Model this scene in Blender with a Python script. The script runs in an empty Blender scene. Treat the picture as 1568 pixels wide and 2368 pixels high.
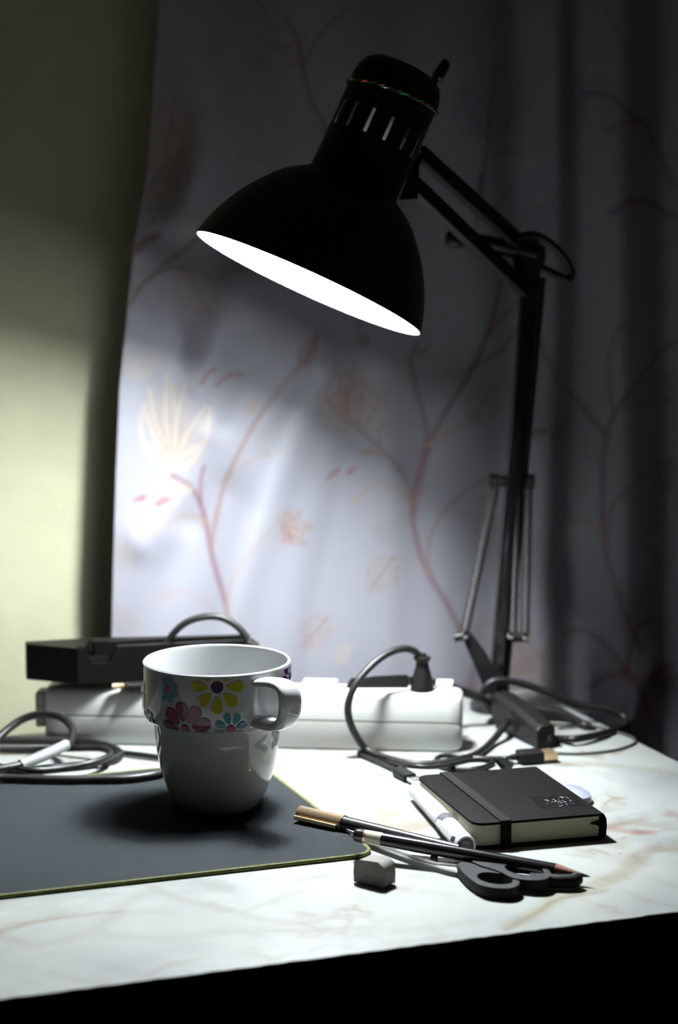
import bpy, math, random
import numpy as np
from mathutils import Vector, Matrix
random.seed(4); rng=np.random.RandomState(7)
S=bpy.context.scene
COL=S.collection
TZ=0.75                       # table height
F=5200.0; PITCH=math.radians(8.6); CH=0.364   # lens in pixels, tilt, eye height above table
cp,sp_=math.cos(PITCH),math.sin(PITCH)
def ray(x,y):
    a=(x-784)/F; b=-(y-1184)/F
    return Vector((a,cp+b*sp_,-sp_+b*cp))
def T(x,y,h=0.0):
    d=ray(x,y); t=(h-CH)/d.z
    return Vector((d.x*t,d.y*t,TZ+h))
def R(x,y,Y):
    d=ray(x,y); t=Y/d.y
    return Vector((d.x*t,Y,TZ+CH+d.z*t))
UA=math.radians(20.6)
U=Vector((math.cos(UA),math.sin(UA),0)); V=Vector((-math.sin(UA),math.cos(UA),0))
def UV(u,v,z=0): return U*u+V*v+Vector((0,0,TZ+z))
WA=math.radians(6)
WU=Vector((math.cos(WA),math.sin(WA),0)); WV=Vector((-math.sin(WA),math.cos(WA),0)); CV=1.562; WLV=CV+.045
def WP(u,v,z=0): return WU*u+WV*v+Vector((0,0,TZ+z))
def toUV(p): return p.dot(U),p.dot(V)
KA=.62   # overall reflectance level of painted and printed surfaces
# ---------------------------------------------------------------- materials
def mat(name,col,rough=0.5,metal=0.0,spec=0.5,noise=0.0,nscale=200,bump=0.0,bscale=400,coat=0.0,sss=0,trans=0,emit=None,estr=0,sheen=0,ior=1.45):
    if metal<.5 and name!='white_reflector_enamel': col=tuple(c*KA for c in col)
    m=bpy.data.materials.new(name); m.use_nodes=True
    nt=m.node_tree; b=nt.nodes['Principled BSDF']
    b.inputs['Base Color'].default_value=(*col,1); b.inputs['Roughness'].default_value=rough
    b.inputs['Metallic'].default_value=metal; b.inputs['IOR'].default_value=ior; b.inputs['Specular IOR Level'].default_value=spec
    b.inputs['Coat Weight'].default_value=coat; b.inputs['Transmission Weight'].default_value=trans
    b.inputs['Sheen Weight'].default_value=sheen
    if sss: b.inputs['Subsurface Weight'].default_value=sss; b.inputs['Subsurface Scale'].default_value=0.004
    if emit: b.inputs['Emission Color'].default_value=(*emit,1); b.inputs['Emission Strength'].default_value=estr
    tc=nt.nodes.new('ShaderNodeTexCoord')
    if noise:
        n=nt.nodes.new('ShaderNodeTexNoise'); n.inputs['Scale'].default_value=nscale; n.inputs['Detail'].default_value=5
        nt.links.new(tc.outputs['Object'],n.inputs['Vector'])
        r=nt.nodes.new('ShaderNodeMapRange'); r.inputs['From Min'].default_value=.3; r.inputs['From Max'].default_value=.7
        r.inputs['To Min'].default_value=1-noise; r.inputs['To Max'].default_value=1+noise
        nt.links.new(n.outputs['Fac'],r.inputs['Value'])
        mx=nt.nodes.new('ShaderNodeVectorMath'); mx.operation='MULTIPLY'; mx.inputs[0].default_value=col
        nt.links.new(r.outputs[0],mx.inputs[1]); nt.links.new(mx.outputs[0],b.inputs['Base Color'])
    if bump:
        n2=nt.nodes.new('ShaderNodeTexNoise'); n2.inputs['Scale'].default_value=bscale; n2.inputs['Detail'].default_value=4
        nt.links.new(tc.outputs['Object'],n2.inputs['Vector'])
        bp=nt.nodes.new('ShaderNodeBump'); bp.inputs['Strength'].default_value=bump; bp.inputs['Distance'].default_value=.0005
        nt.links.new(n2.outputs['Fac'],bp.inputs['Height']); nt.links.new(bp.outputs[0],b.inputs['Normal'])
    return m
M={}
M['lampblack']=mat('lamp_black_paint',(.006,.006,.007),.38,bump=.1,bscale=900)
M['reflector']=mat('white_reflector_enamel',(.86,.87,.88),.45)
M['bulb']=mat('glowing_bulb_glass',(.9,.9,.9),.3,emit=(.90,.97,1.0),estr=1200)
M['armblack']=mat('arm_black_gloss',(.009,.009,.009),.12,coat=.3)
M['armdull']=mat('arm_black_dull',(.012,.011,.009),.42,spec=.35)
M['spring']=mat('spring_steel',(.035,.03,.026),.5)
M['chrome']=mat('bright_steel',(.8,.79,.8),.16,metal=1)
M['wirered']=mat('red_wire',(.35,.03,.02),.4)
M['wiregreen']=mat('green_wire',(.02,.42,.16),.35)
M['porcelain']=mat('white_porcelain',(.58,.59,.59),.07,coat=.3)
M['cable']=mat('black_cable_rubber',(.011,.010,.009),.45,spec=.3)
M['cablethin']=mat('thin_grey_cable',(.10,.10,.085),.35)
M['plug']=mat('black_plug_plastic',(.009,.0085,.008),.48,ior=1.25,bump=.15,bscale=1200)
M['strip']=mat('white_strip_plastic',(.74,.74,.70),.35,noise=.02,nscale=60)
M['stripdark']=mat('strip_seam_shade',(.28,.27,.21),.6)
M['stripcream']=mat('aged_cream_plastic',(.34,.32,.25),.5)
M['adapter']=mat('black_adapter_plastic',(.004,.0036,.003),.4,ior=1.15)
M['mat']=mat('grey_mat_fabric',(.022,.025,.027),.9,ior=1.12,noise=.22,nscale=900,bump=.4,bscale=1600)
M['matedge']=mat('olive_stitched_edge',(.13,.14,.03),.85,noise=.3,nscale=700,bump=.5,bscale=900)
M['leather']=mat('black_leatherette',(.0045,.0043,.004),.6,ior=1.14,spec=.4,noise=.1,nscale=300,bump=.6,bscale=1500)
M['emboss']=mat('embossed_gloss',(.004,.004,.004),.4,ior=1.2)
M['embosslight']=mat('embossed_ridge',(.015,.015,.015),.45)
M['paper']=mat('cream_page_edges',(.45,.42,.3),.8)
nt=M['paper'].node_tree
w=nt.nodes.new('ShaderNodeTexWave'); w.bands_direction='Z'; w.inputs['Scale'].default_value=420; w.inputs['Distortion'].default_value=1.2; w.inputs['Detail'].default_value=3
tc=nt.nodes.new('ShaderNodeTexCoord'); nt.links.new(tc.outputs['Object'],w.inputs['Vector'])
cr=nt.nodes.new('ShaderNodeValToRGB'); cr.color_ramp.elements[0].color=(.28,.26,.175,1); cr.color_ramp.elements[1].color=(.37,.345,.24,1)
nt.links.new(w.outputs['Fac'],cr.inputs[0]); nt.links.new(cr.outputs[0],nt.nodes['Principled BSDF'].inputs['Base Color'])
M['elastic']=mat('black_elastic',(.005,.005,.005),.7,ior=1.12)
M['elasticlight']=mat('grey_elastic_thread',(.045,.042,.039),.7,ior=1.15)
M['markerwhite']=mat('white_marker_plastic',(.62,.63,.66),.25)
M['markerprint']=mat('grey_marker_print',(.22,.27,.36),.5)
M['markergrey']=mat('grey_marker_band',(.12,.11,.13),.45)
M['markerend']=mat('dark_marker_end',(.035,.018,.02),.3)
M['markernum']=mat('marker_number',(.35,.35,.30),.5)
M['gold']=mat('champagne_metal',(.62,.44,.27),.28,metal=.85,noise=.08,nscale=500)
M['goldprint']=mat('pale_gold_print',(.75,.68,.45),.35)
M['penblack']=mat('black_pen_barrel',(.014,.013,.015),.3)
M['pencilbody']=mat('black_pencil_lacquer',(.016,.012,.015),.18,coat=.4)
M['pencilprint']=mat('grey_pencil_print',(.16,.16,.20),.4)
M['pencilcream']=mat('cream_pencil_band',(.66,.62,.48),.35)
M['pencilink']=mat('pencil_band_ink',(.33,.30,.22),.5)
M['wood']=mat('reddish_sharpened_wood',(.34,.14,.10),.6,noise=.2,nscale=800)
M['lead']=mat('grey_lead',(.10,.10,.11),.25,metal=.3)
M['blade']=mat('scissor_steel',(.75,.75,.74),.38,metal=1,noise=.1,nscale=300)
M['handle']=mat('black_scissor_plastic',(.012,.012,.0125),.6,ior=1.2,bump=.2,bscale=1500)
M['eraser']=mat('grey_rubber',(.21,.195,.17),.75,noise=.18,nscale=260,bump=.3,bscale=700)
M['pale']=mat('pale_lilac_plastic',(.55,.56,.70),.3,trans=.3)
M['labelsilver']=mat('silver_label',(.42,.44,.45),.4,metal=.1)
M['labelprint']=mat('grey_label_print',(.13,.145,.16),.5)
M['apron']=mat('dark_table_wood',(.006,.005,.004),.7,noise=.3,nscale=30)
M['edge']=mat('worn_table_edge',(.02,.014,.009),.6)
M['floor']=mat('dark_floor_boards',(.03,.022,.016),.6,noise=.3,nscale=6)
M['petalblue']=mat('turquoise_petal',(.14,.34,.39),.08,coat=.3)
M['petalyellow']=mat('yellow_petal',(.46,.42,.03),.08,coat=.3)
M['petalpink']=mat('rose_petal',(.33,.09,.14),.08,coat=.3)
M['petalline']=mat('dark_rose_outline',(.16,.02,.05),.1,coat=.3)
M['petalpurple']=mat('purple_petal',(.16,.03,.22),.08,coat=.3)
M['petalcream']=mat('cream_petal',(.36,.33,.28),.08,coat=.3)
M['petalnavy']=mat('navy_petal',(.03,.11,.25),.08,coat=.3)
M['eye']=mat('violet_flower_eye',(.09,.05,.11),.1,coat=.3)
M['eyepink']=mat('pink_flower_eye',(.55,.16,.24),.1,coat=.3)
# ---------------------------------------------------------------- mesh builder
class MB:
    def __init__(s): s.v=[]; s.f=[]; s.m=[]; s.cur=0
    def add(s,vs,fs,mi=None):
        o=len(s.v); s.v+= [Vector(p) for p in vs]; s.f+=[tuple(i+o for i in f) for f in fs]
        s.m+=[s.cur if mi is None else mi]*len(fs); return s
    def build(s,name,mats,parent=None,loc=None,smooth=True,bevel=0,seg=2,angle=35):
        me=bpy.data.meshes.new(name)
        root=parent
        while root is not None and root.parent is not None: root=root.parent
        if root is not None: off=Vector(root.location)
        else: off=Vector(loc) if loc is not None else Vector((0,0,0))
        me.from_pydata([p-off for p in s.v],[],s.f)
        if not isinstance(mats,(list,tuple)): mats=[mats]
        for m in mats: me.materials.append(m)
        me.polygons.foreach_set('material_index',s.m)
        me.update()
        o=bpy.data.objects.new(name,me); COL.objects.link(o)
        if parent is not None: o.parent=parent
        else: o.location=off
        if smooth:
            me.polygons.foreach_set('use_smooth',[True]*len(me.polygons))
            try: me.set_sharp_from_angle(angle=math.radians(angle))
            except Exception: pass
        if bevel:
            b=o.modifiers.new('bevel','BEVEL'); b.width=bevel; b.segments=seg; b.limit_method='ANGLE'; b.angle_limit=math.radians(40)
            w=o.modifiers.new('wn','WEIGHTED_NORMAL'); w.keep_sharp=False
        return o
    def box(s,c,ex,ey,ez,mi=None):   # c centre, half vectors
        c,ex,ey,ez=map(Vector,(c,ex,ey,ez))
        vs=[c+a*ex+b*ey+d*ez for d in(-1,1) for b in(-1,1) for a in(-1,1)]
        return s.add(vs,[(0,2,3,1),(4,5,7,6),(0,1,5,4),(1,3,7,5),(3,2,6,7),(2,0,4,6)],mi)
    def prism(s,bot,top,mi=None,capmi=None):
        n=len(bot); vs=list(bot)+list(top)
        s.add(vs,[(i,(i+1)%n,(i+1)%n+n,i+n) for i in range(n)],mi)
        s.add(bot,[tuple(range(n))[::-1]],mi); s.add(top,[tuple(range(n))],capmi if capmi is not None else mi); return s
    def lathe(s,prof,c,axis=(0,0,1),n=48,mi=None,ref=None,cap0=False,cap1=False,mis=None):
        a=Vector(axis).normalized(); c=Vector(c)
        r=Vector(ref) if ref else (Vector((1,0,0)) if abs(a.x)<.9 else Vector((0,1,0)))
        e1=(r-a*r.dot(a)).normalized(); e2=a.cross(e1)
        vs=[c+a*z+(e1*math.cos(2*math.pi*k/n)+e2*math.sin(2*math.pi*k/n))*rr for rr,z in prof for k in range(n)]
        o=len(s.v); s.v+=vs
        for i in range(len(prof)-1):
            for k in range(n):
                s.f.append((o+i*n+k,o+i*n+(k+1)%n,o+(i+1)*n+(k+1)%n,o+(i+1)*n+k))
                s.m.append(mis[i] if mis else (s.cur if mi is None else mi))
        if cap0: s.f.append(tuple(o+k for k in range(n))[::-1]); s.m.append(mis[0] if mis else (mi or s.cur))
        if cap1: s.f.append(tuple(o+(len(prof)-1)*n+k for k in range(n))); s.m.append(mis[-1] if mis else (mi or s.cur))
        return s
    def tube(s,pts,r,n=10,mi=None,sub=8,flat=1.0,curve=True):
        P=catmull(pts,sub) if curve and len(pts)>2 else [Vector(p) for p in pts]
        k=len(P); rs=r if hasattr(r,'__len__') else [r]*k
        if len(rs)!=k: rs=[rs[min(int(i/(k-1)*(len(rs)-1)),len(rs)-1)] for i in range(k)]
        t0=(P[1]-P[0]).normalized(); up=Vector((0,0,1)) if abs(t0.z)<.9 else Vector((1,0,0))
        nrm=(up-t0*up.dot(t0)).normalized(); o=len(s.v)
        for i in range(k):
            t=(P[min(i+1,k-1)]-P[max(i-1,0)]).normalized()
            nrm=(nrm-t*nrm.dot(t)).normalized(); bn=t.cross(nrm)
            for j in range(n):
                a=2*math.pi*j/n; s.v.append(P[i]+(nrm*math.cos(a)*flat+bn*math.sin(a))*rs[i])
        q=s.cur if mi is None else mi
        for i in range(k-1):
            for j in range(n):
                s.f.append((o+i*n+j,o+i*n+(j+1)%n,o+(i+1)*n+(j+1)%n,o+(i+1)*n+j)); s.m.append(q)
        s.f.append(tuple(o+j for j in range(n))[::-1]); s.m.append(q)
        s.f.append(tuple(o+(k-1)*n+j for j in range(n))); s.m.append(q)
        return s
def catmull(pts,sub=8):
    P=[Vector(p) for p in pts]; P=[P[0]*2-P[1]]+P+[P[-1]*2-P[-2]]; out=[]
    for i in range(1,len(P)-2):
        a,b,c,d=P[i-1:i+3]
        for k in range(sub):
            t=k/sub; out.append(.5*((2*b)+(c-a)*t+(2*a-5*b+4*c-d)*t*t+(3*b-a-3*c+d)*t**3))
    out.append(P[-2]); return out
def tag(o,label,cat,group=None):
    o['label']=label; o['category']=cat
    if group: o['group']=group
    return o
def thing(name,label,cat,loc):
    o=bpy.data.objects.new(name,None); COL.objects.link(o); o.location=loc; o.empty_display_size=.02
    return tag(o,label,cat)
def struct(o): o['kind']='structure'; return o
def text_geo(body,size):
    c=bpy.data.curves.new('t','FONT'); c.body=body; c.size=size; c.resolution_u=2; c.align_x='CENTER'; c.align_y='CENTER'
    o=bpy.data.objects.new('t',c); COL.objects.link(o); bpy.context.view_layer.update()
    me=bpy.data.meshes.new_from_object(o.evaluated_get(bpy.context.evaluated_depsgraph_get()))
    vs=[v.co.copy() for v in me.vertices]; fs=[tuple(p.vertices) for p in me.polygons]
    bpy.data.objects.remove(o); bpy.data.curves.remove(c); bpy.data.meshes.remove(me)
    return vs,fs
def add_attr(o,name,cols):
    me=o.data; a=me.color_attributes.new(name,'FLOAT_COLOR','POINT')
    a.data.foreach_set('color',np.concatenate([cols,np.ones((len(cols),1))],1).astype(np.float32).ravel())
# ---------------------------------------------------------------- pattern raster helpers (operate in the flat coordinates of a surface)
def seg_dist(X,Y,pts):
    d=np.full(X.shape,1e9)
    for (x0,y0),(x1,y1) in zip(pts[:-1],pts[1:]):
        L=(x1-x0)**2+(y1-y0)**2+1e-9
        t=np.clip(((X-x0)*(x1-x0)+(Y-y0)*(y1-y0))/L,0,1)
        d=np.minimum(d,np.hypot(X-x0-t*(x1-x0),Y-y0-t*(y1-y0)))
    return d
def smooth2(pts,sub=6):
    return [(p.x,p.y) for p in catmull([(a,b,0) for a,b in pts],sub)]
def blend(C,a,col):
    a=np.clip(a,0,1)[:,None]; return C*(1-a)+np.array(col)[None]*a
def stroke(C,X,Y,pts,w,col,al=.7):
    p=smooth2(pts); xs=[q[0] for q in p]; ys=[q[1] for q in p]
    m=(X>min(xs)-3*w)&(X<max(xs)+3*w)&(Y>min(ys)-3*w)&(Y<max(ys)+3*w)
    if not m.any(): return C
    d=seg_dist(X[m],Y[m],p); C=C.copy(); C[m]=blend(C[m],al*np.clip(1.5-d/w*1.2,0,1),col); return C
def leaf(C,X,Y,p0,p1,w,col,al=.5,vein=None,power=.8):
    x0,y0=p0;x1,y1=p1; L=math.hypot(x1-x0,y1-y0); cx,cy=(x1-x0)/L,(y1-y0)/L
    m=np.hypot(X-(x0+x1)/2,Y-(y0+y1)/2)<L*.5+w
    if not m.any(): return C
    x=X[m]-x0;y=Y[m]-y0; t=(x*cx+y*cy)/L; s=-x*cy+y*cx
    prof=w*.5*np.sin(np.pi*np.clip(t,0,1)**power)
    a=np.clip((prof-np.abs(s))/(w*.06)+.3,0,1)*((t>0)&(t<1))
    tex=.75+.25*np.sin(t*34+np.abs(s)/w*14)
    C=C.copy(); Z=blend(C[m],al*a*tex,col)
    if vein is not None:
        Z=blend(Z,.6*a*np.clip(1.3-np.abs(s)/3.2,0,1)*(t<.9),vein)
        Z=blend(Z,.35*a*np.clip((np.sin(t*26+np.abs(s)/w*11)-.8)*5,0,1),vein)
        edge=np.clip(1-np.abs(prof-np.abs(s))/4,0,1)*((t>0)&(t<1)); Z=blend(Z,.35*edge,vein)
    C[m]=Z; return C
# ================================================================ SETTING
FR_V=.9484; BK_V=1.415; SD_U=.6777
# wall behind
wm=mat('cream_wall_paint',(.68,.66,.45),.85,noise=.05,nscale=35,bump=.7,bscale=260)
b=MB(); b.box(WP(.2,WLV+.05,.35),WU*1.6,WV*.05,Vector((0,0,1.1)))
struct(b.build('wall_back',wm,loc=WP(.2,WLV+.05,-.75),smooth=False))
b=MB(); b.box(Vector((0,.6,-.025)),Vector((2.2,0,0)),Vector((0,1.8,0)),Vector((0,0,.025)))
struct(b.build('floor',M['floor'],loc=(0,.6,0),smooth=False))
# ---------------------------------------------------------------- table
tb=thing('table','small marble-patterned table with dark front edge under all the desk items','table',UV(.2,1.18,-.75))
tm=bpy.data.materials.new('marbled_laminate'); tm.use_nodes=True; nt=tm.node_tree; bs=nt.nodes['Principled BSDF']
bs.inputs['Roughness'].default_value=.32; bs.inputs['Specular IOR Level'].default_value=.4
tc=nt.nodes.new('ShaderNodeTexCoord')
def noise(sc,det,dist,off=0):
    n=nt.nodes.new('ShaderNodeTexNoise'); n.inputs['Scale'].default_value=sc; n.inputs['Detail'].default_value=det; n.inputs['Distortion'].default_value=dist
    mp=nt.nodes.new('ShaderNodeMapping'); mp.inputs['Location'].default_value=(off,off*.7,0)
    nt.links.new(tc.outputs['Object'],mp.inputs[0]); nt.links.new(mp.outputs[0],n.inputs['Vector']); return n
def ramp(src,st):
    st=[(p,tuple(q*KA for q in c) if hasattr(c,'__len__') else c) for p,c in st]
    r=nt.nodes.new('ShaderNodeValToRGB'); e=r.color_ramp.elements
    while len(e)<len(st): e.new(.5)
    for q,(p,c) in zip(e,st): q.position=p; q.color=(*c,1) if hasattr(c,'__len__') else (c,c,c,1)
    nt.links.new(src,r.inputs[0]); return r
def mixc(f,a,bb):
    x=nt.nodes.new('ShaderNodeMix'); x.data_type='RGBA'
    nt.links.new(f,x.inputs['Factor'])
    for i,q in ((6,a),(7,bb)):
        if hasattr(q,'default_value') or hasattr(q,'is_linked'): nt.links.new(q,x.inputs[i])
        else: x.inputs[i].default_value=(*q,1)
    return x.outputs[2]
cl=ramp(noise(9,7,1.2).outputs['Fac'],[(.30,(.36,.37,.35)),(.45,(.46,.485,.47)),(.6,(.53,.55,.52)),(.75,(.44,.47,.49))])
vn=ramp(noise(5,3,2.0,3.1).outputs['Fac'],[(.45,0),(.485,.45),(.5,.8),(.515,.4),(.55,0)])
vm=ramp(noise(14,3,.5,1.7).outputs['Fac'],[(.42,0),(.62,1)])
mu=nt.nodes.new('ShaderNodeMath'); mu.operation='MULTIPLY'; nt.links.new(vn.outputs[0],mu.inputs[0]); nt.links.new(vm.outputs[0],mu.inputs[1])
c1=mixc(mu.outputs[0],cl.outputs[0],(.30*KA,.235*KA,.165*KA))
v2=ramp(noise(22,6,1.5,6.0).outputs['Fac'],[(.60,0),(.64,.45),(.8,.5)])
c2=mixc(v2.outputs[0],c1,(.57*KA,.585*KA,.55*KA))
at=nt.nodes.new('ShaderNodeAttribute'); at.attribute_name='stain'
mm=nt.nodes.new('ShaderNodeMix'); mm.data_type='RGBA'; mm.blend_type='MULTIPLY'; mm.inputs['Factor'].default_value=1
nt.links.new(c2,mm.inputs[6]); nt.links.new(at.outputs['Color'],mm.inputs[7]); nt.links.new(mm.outputs[2],bs.inputs['Base Color'])
nb=noise(60,4,0); bp=nt.nodes.new('ShaderNodeBump'); bp.inputs['Strength'].default_value=.12; bp.inputs['Distance'].default_value=.001
nt.links.new(nb.outputs['Fac'],bp.inputs['Height']); nt.links.new(bp.outputs[0],bs.inputs['Normal'])
us=np.concatenate([[-.62,-.3],np.arange(-.05,SD_U+.001,.0022)]); us[-1]=SD_U
vs_=np.arange(FR_V,BK_V+.0015,.0022); vs_[-1]=BK_V
nu,nv=len(us),len(vs_); GU,GV=np.meshgrid(us,vs_); GU=GU.ravel(); GV=GV.ravel()
# small chips along the front edge
GVm=GV.copy(); row0=np.isclose(GV,FR_V)
chip=.0008*np.sin(GU*240)*np.sin(GU*97+1)+.0015*np.exp(-((GU-.52)/.004)**2)
GVm[row0]+=np.abs(chip[row0])
XX=GU*U.x+GVm*V.x; YY=GU*U.y+GVm*V.y
verts=[Vector((x,y,TZ)) for x,y in zip(XX,YY)]
faces=[(j*nu+i,j*nu+i+1,(j+1)*nu+i+1,(j+1)*nu+i) for j in range(nv-1) for i in range(nu-1)]
b=MB(); b.add(verts,faces,0)
th=.016
edge=[i for i in range(nu)]+[j*nu+nu-1 for j in range(1,nv)]+[(nv-1)*nu+i for i in range(nu-2,-1,-1)]+[j*nu for j in range(nv-2,0,-1)]
base=len(b.v)
b.v+=[verts[i]-Vector((0,0,th)) for i in edge]; ne=len(edge)
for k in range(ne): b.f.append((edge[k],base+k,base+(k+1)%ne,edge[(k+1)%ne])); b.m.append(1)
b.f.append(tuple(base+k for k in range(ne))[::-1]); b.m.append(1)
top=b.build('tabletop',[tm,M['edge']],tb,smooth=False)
# painted veins and worn patches (photo positions projected on the table surface)
dz=CH; den=(CH)  # project to pixels
def topx(X,Y,Z):   # relative to camera, Z rel to table
    dx=X; dy=Y; dzz=Z-CH
    depth=dy*cp-dzz*sp_; up=dy*sp_+dzz*cp
    return 784+F*dx/depth, 1184-F*up/depth
px,py=topx(XX,YY,0.0)
py3=py*2.6          # stretch so that strokes are roughly round on the surface
C=np.ones((len(px),3))
def ts(C,pts,w,col,al): return stroke(C,px,py3,[(a,c*2.6) for a,c in pts],w,col,al)
wob=1
C=ts(C,[(1180,2140),(1240,2110),(1300,2070),(1370,2050),(1440,2020),(1480,1985)],30,(.72,.62,.45),.55)
C=ts(C,[(1170,2150),(1250,2105),(1290,2080),(1400,2060)],9,(.60,.46,.28),.6)
C=ts(C,[(360,2055),(420,2080),(520,2100),(600,2125),(680,2135)],20,(.74,.65,.60),.5)
C=ts(C,[(0,2165),(80,2185),(180,2165),(240,2140),(290,2090),(360,2055)],24,(.78,.72,.64),.5)
C=ts(C,[(240,2160),(400,2170),(560,2150),(800,2150),(960,2150),(1100,2130)],26,(.80,.77,.73),.5)
C=ts(C,[(640,2090),(680,2050),(760,2010),(830,2005)],26,(.86,.82,.76),.6)
C=ts(C,[(880,2050),(1000,2065),(1040,2070)],18,(.84,.80,.76),.6)
C=ts(C,[(560,2110),(640,2080),(700,2060)],12,(.75,.70,.62),.5)
C=ts(C,[(1300,1765),(1390,1768),(1470,1775),(1568,1790)],16,(.70,.60,.45),.5)
C=ts(C,[(1340,1930),(1400,1915),(1450,1905),(1520,1910)],40,(.80,.74,.70),.7)
C=ts(C,[(1400,1912),(1450,1922),(1505,1925)],17,(.80,.50,.47),.75)
C=ts(C,[(1545,1880),(1568,1890)],18,(.82,.48,.44),.7)
C=ts(C,[(1450,1790),(1500,1815),(1568,1800)],50,(.80,.82,.84),.7)
C=ts(C,[(700,1790),(760,1780),(860,1790)],16,(.85,.74,.66),.5)
C=ts(C,[(680,1850),(760,1820),(850,1830)],12,(.90,.84,.76),.5)
C=ts(C,[(220,2260),(300,2230),(380,2200),(480,2190)],40,(.86,.88,.92),.6)
C=ts(C,[(120,2250),(200,2270),(280,2280)],20,(.74,.68,.60),.45)
for k in range(60):
    a=rng.uniform(900,1568); c=rng.uniform(1780,2150); C=ts(C,[(a,c),(a+rng.uniform(2,7),c+.5)],1.8,(.45,.42,.36),.6)
for k in range(26):     # flaked bright/grey chips right of the notebook
    a=rng.uniform(1390,1568); c=rng.uniform(1860,1925)
    l=rng.uniform(10,40); col=(1.12,1.12,1.1) if k%2 else (.80,.74,.72)
    C=ts(C,[(a,c),(a+l*.5,c+rng.uniform(-2,2)),(a+l,c+rng.uniform(-3,3))],rng.uniform(3,9),col,.6)
nvt=len(top.data.vertices); full=np.ones((nvt,3)); full[:len(C)]=C; add_attr(top,'stain',full)
b=MB(); b.box(UV((SD_U-.62)/2,FR_V+.030,-.066),U*((SD_U+.62)/2-.03),V*.01,Vector((0,0,.05)))
b.build('apron',M['apron'],tb,smooth=False)
for uu,vv in ((SD_U-.05,FR_V+.06),(SD_U-.05,BK_V-.05),(-.57,FR_V+.06),(-.57,BK_V-.05)):
    b=MB(); b.prism([UV(uu+a*.017,vv+c*.017,-.75) for a,c in((-1,-1),(1,-1),(1,1),(-1,1))],[UV(uu+a*.02,vv+c*.02,-.0161) for a,c in((-1,-1),(1,-1),(1,1),(-1,1))])
    b.build('leg',M['apron'],tb,smooth=False)
# ---------------------------------------------------------------- curtain
def onplane(x,y,v=CV):
    d=ray(x,y); t=v/(d.dot(WV)); p=d*t; return p.dot(WU),p.z+CH     # (u, z rel table)
zs=np.arange(-.30,.60,.0017)
def edge_u(z):    # left hem line measured from photo
    pts=[(0,370),(400,340),(560,310),(700,296),(900,276),(1100,268),(1300,262),(1480,258),(1700,256)]
    uz=[onplane(x,y) for y,x in pts]; Z=np.array([q[1] for q in uz][::-1]); UU=np.array([q[0] for q in uz][::-1])
    return np.interp(z,Z,UU)
ue=edge_u(zs)
NU=400; s=np.linspace(0,1,NU)
UUg=ue[:,None]+(.66-ue[:,None])*s[None]**1.25
ZZg=np.repeat(zs[:,None],NU,1)
fu=UUg.ravel(); fz=ZZg.ravel()
FX=fu*WU.x+CV*WV.x; FY=fu*WU.y+CV*WV.y
cx_,cy_=topx(FX,FY,fz)
# folds: displacement towards the room (metres)
D=np.zeros_like(fu)
def ridge(pts,sig,amp):
    global D
    d=seg_dist(cx_,cy_,smooth2(pts)); D+=amp*np.exp(-(d/sig)**2)
ridge([(500,1560),(560,1300),(640,1080),(740,860)],55,.0060)
ridge([(700,1700),(740,1400),(800,1100),(860,900)],46,-.0035)
ridge([(300,1500),(400,1330),(520,1150)],60,-.0035)
ridge([(330,1250),(400,1180),(480,1020)],50,.0035)
ridge([(440,880),(520,760),(560,650)],55,.0045)
ridge([(320,640),(420,760),(430,900)],40,-.003)
ridge([(560,780),(480,1000),(430,1200)],40,-.003)
ridge([(880,1700),(900,1400),(905,1100)],40,.0018)
ridge([(1010,1700),(1020,1300),(1060,900)],55,.0025)
ridge([(1130,1800),(1150,1300),(1190,700),(1200,0)],50,-.004)
ridge([(1250,1800),(1255,1200),(1290,600),(1290,0)],38,.005)
ridge([(1345,1800),(1330,1200),(1340,600),(1330,0)],40,-.006)
ridge([(1420,1800),(1440,1200),(1430,600),(1440,0)],45,.005)
ridge([(1500,1540),(1470,1580),(1450,1640)],45,.005)
ridge([(1545,1800),(1550,1200),(1540,0)],40,-.006)
ridge([(900,-50),(870,200),(880,500)],60,.004)
ridge([(640,-50),(700,300),(680,500)],70,-.004)
ridge([(440,-50),(470,300),(420,500)],50,.004)
D+=.0016*np.sin(fu*70+fz*6)*np.clip((fz+.1)*2,0,1)
D+=.006*np.sin(fu*34+1)*np.clip((fu-.42)*4,0,1)
D=np.clip(D*1.7,-.018,.0145)
PX=FX-D*WV.x; PY=FY-D*WV.y
cverts=[(x,y,z+TZ) for x,y,z in zip(PX,PY,fz)]
NZ=len(zs)
cf=[(j*NU+i,j*NU+i+1,(j+1)*NU+i+1,(j+1)*NU+i) for j in range(NZ-1) for i in range(NU-1)]
b=MB(); b.add(cverts,cf,0)
cm=bpy.data.materials.new('printed_satin_curtain'); cm.use_nodes=True; nt=cm.node_tree; bs=nt.nodes['Principled BSDF']
bs.inputs['Roughness'].default_value=.5; bs.inputs['Sheen Weight'].default_value=.2; bs.inputs['Specular IOR Level'].default_value=.45
at=nt.nodes.new('ShaderNodeAttribute'); at.attribute_name='print'; nt.links.new(at.outputs['Color'],bs.inputs['Base Color'])
tc=nt.nodes.new('ShaderNodeTexCoord'); n=nt.nodes.new('ShaderNodeTexNoise'); n.inputs['Scale'].default_value=900
nt.links.new(tc.outputs['Object'],n.inputs['Vector']); bp=nt.nodes.new('ShaderNodeBump'); bp.inputs['Strength'].default_value=.25; bp.inputs['Distance'].default_value=.0004
nt.links.new(n.outputs['Fac'],bp.inputs['Height']); nt.links.new(bp.outputs[0],bs.inputs['Normal'])
cur=b.build('curtain',cm,loc=WP(.25,CV,-.30),smooth=True,angle=180)
sol=cur.modifiers.new('thick','SOLIDIFY'); sol.thickness=.0006; sol.offset=0
tag(cur,'pale lilac-white curtain printed with rose branches and leaves, hanging behind lamp','curtain')
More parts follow.
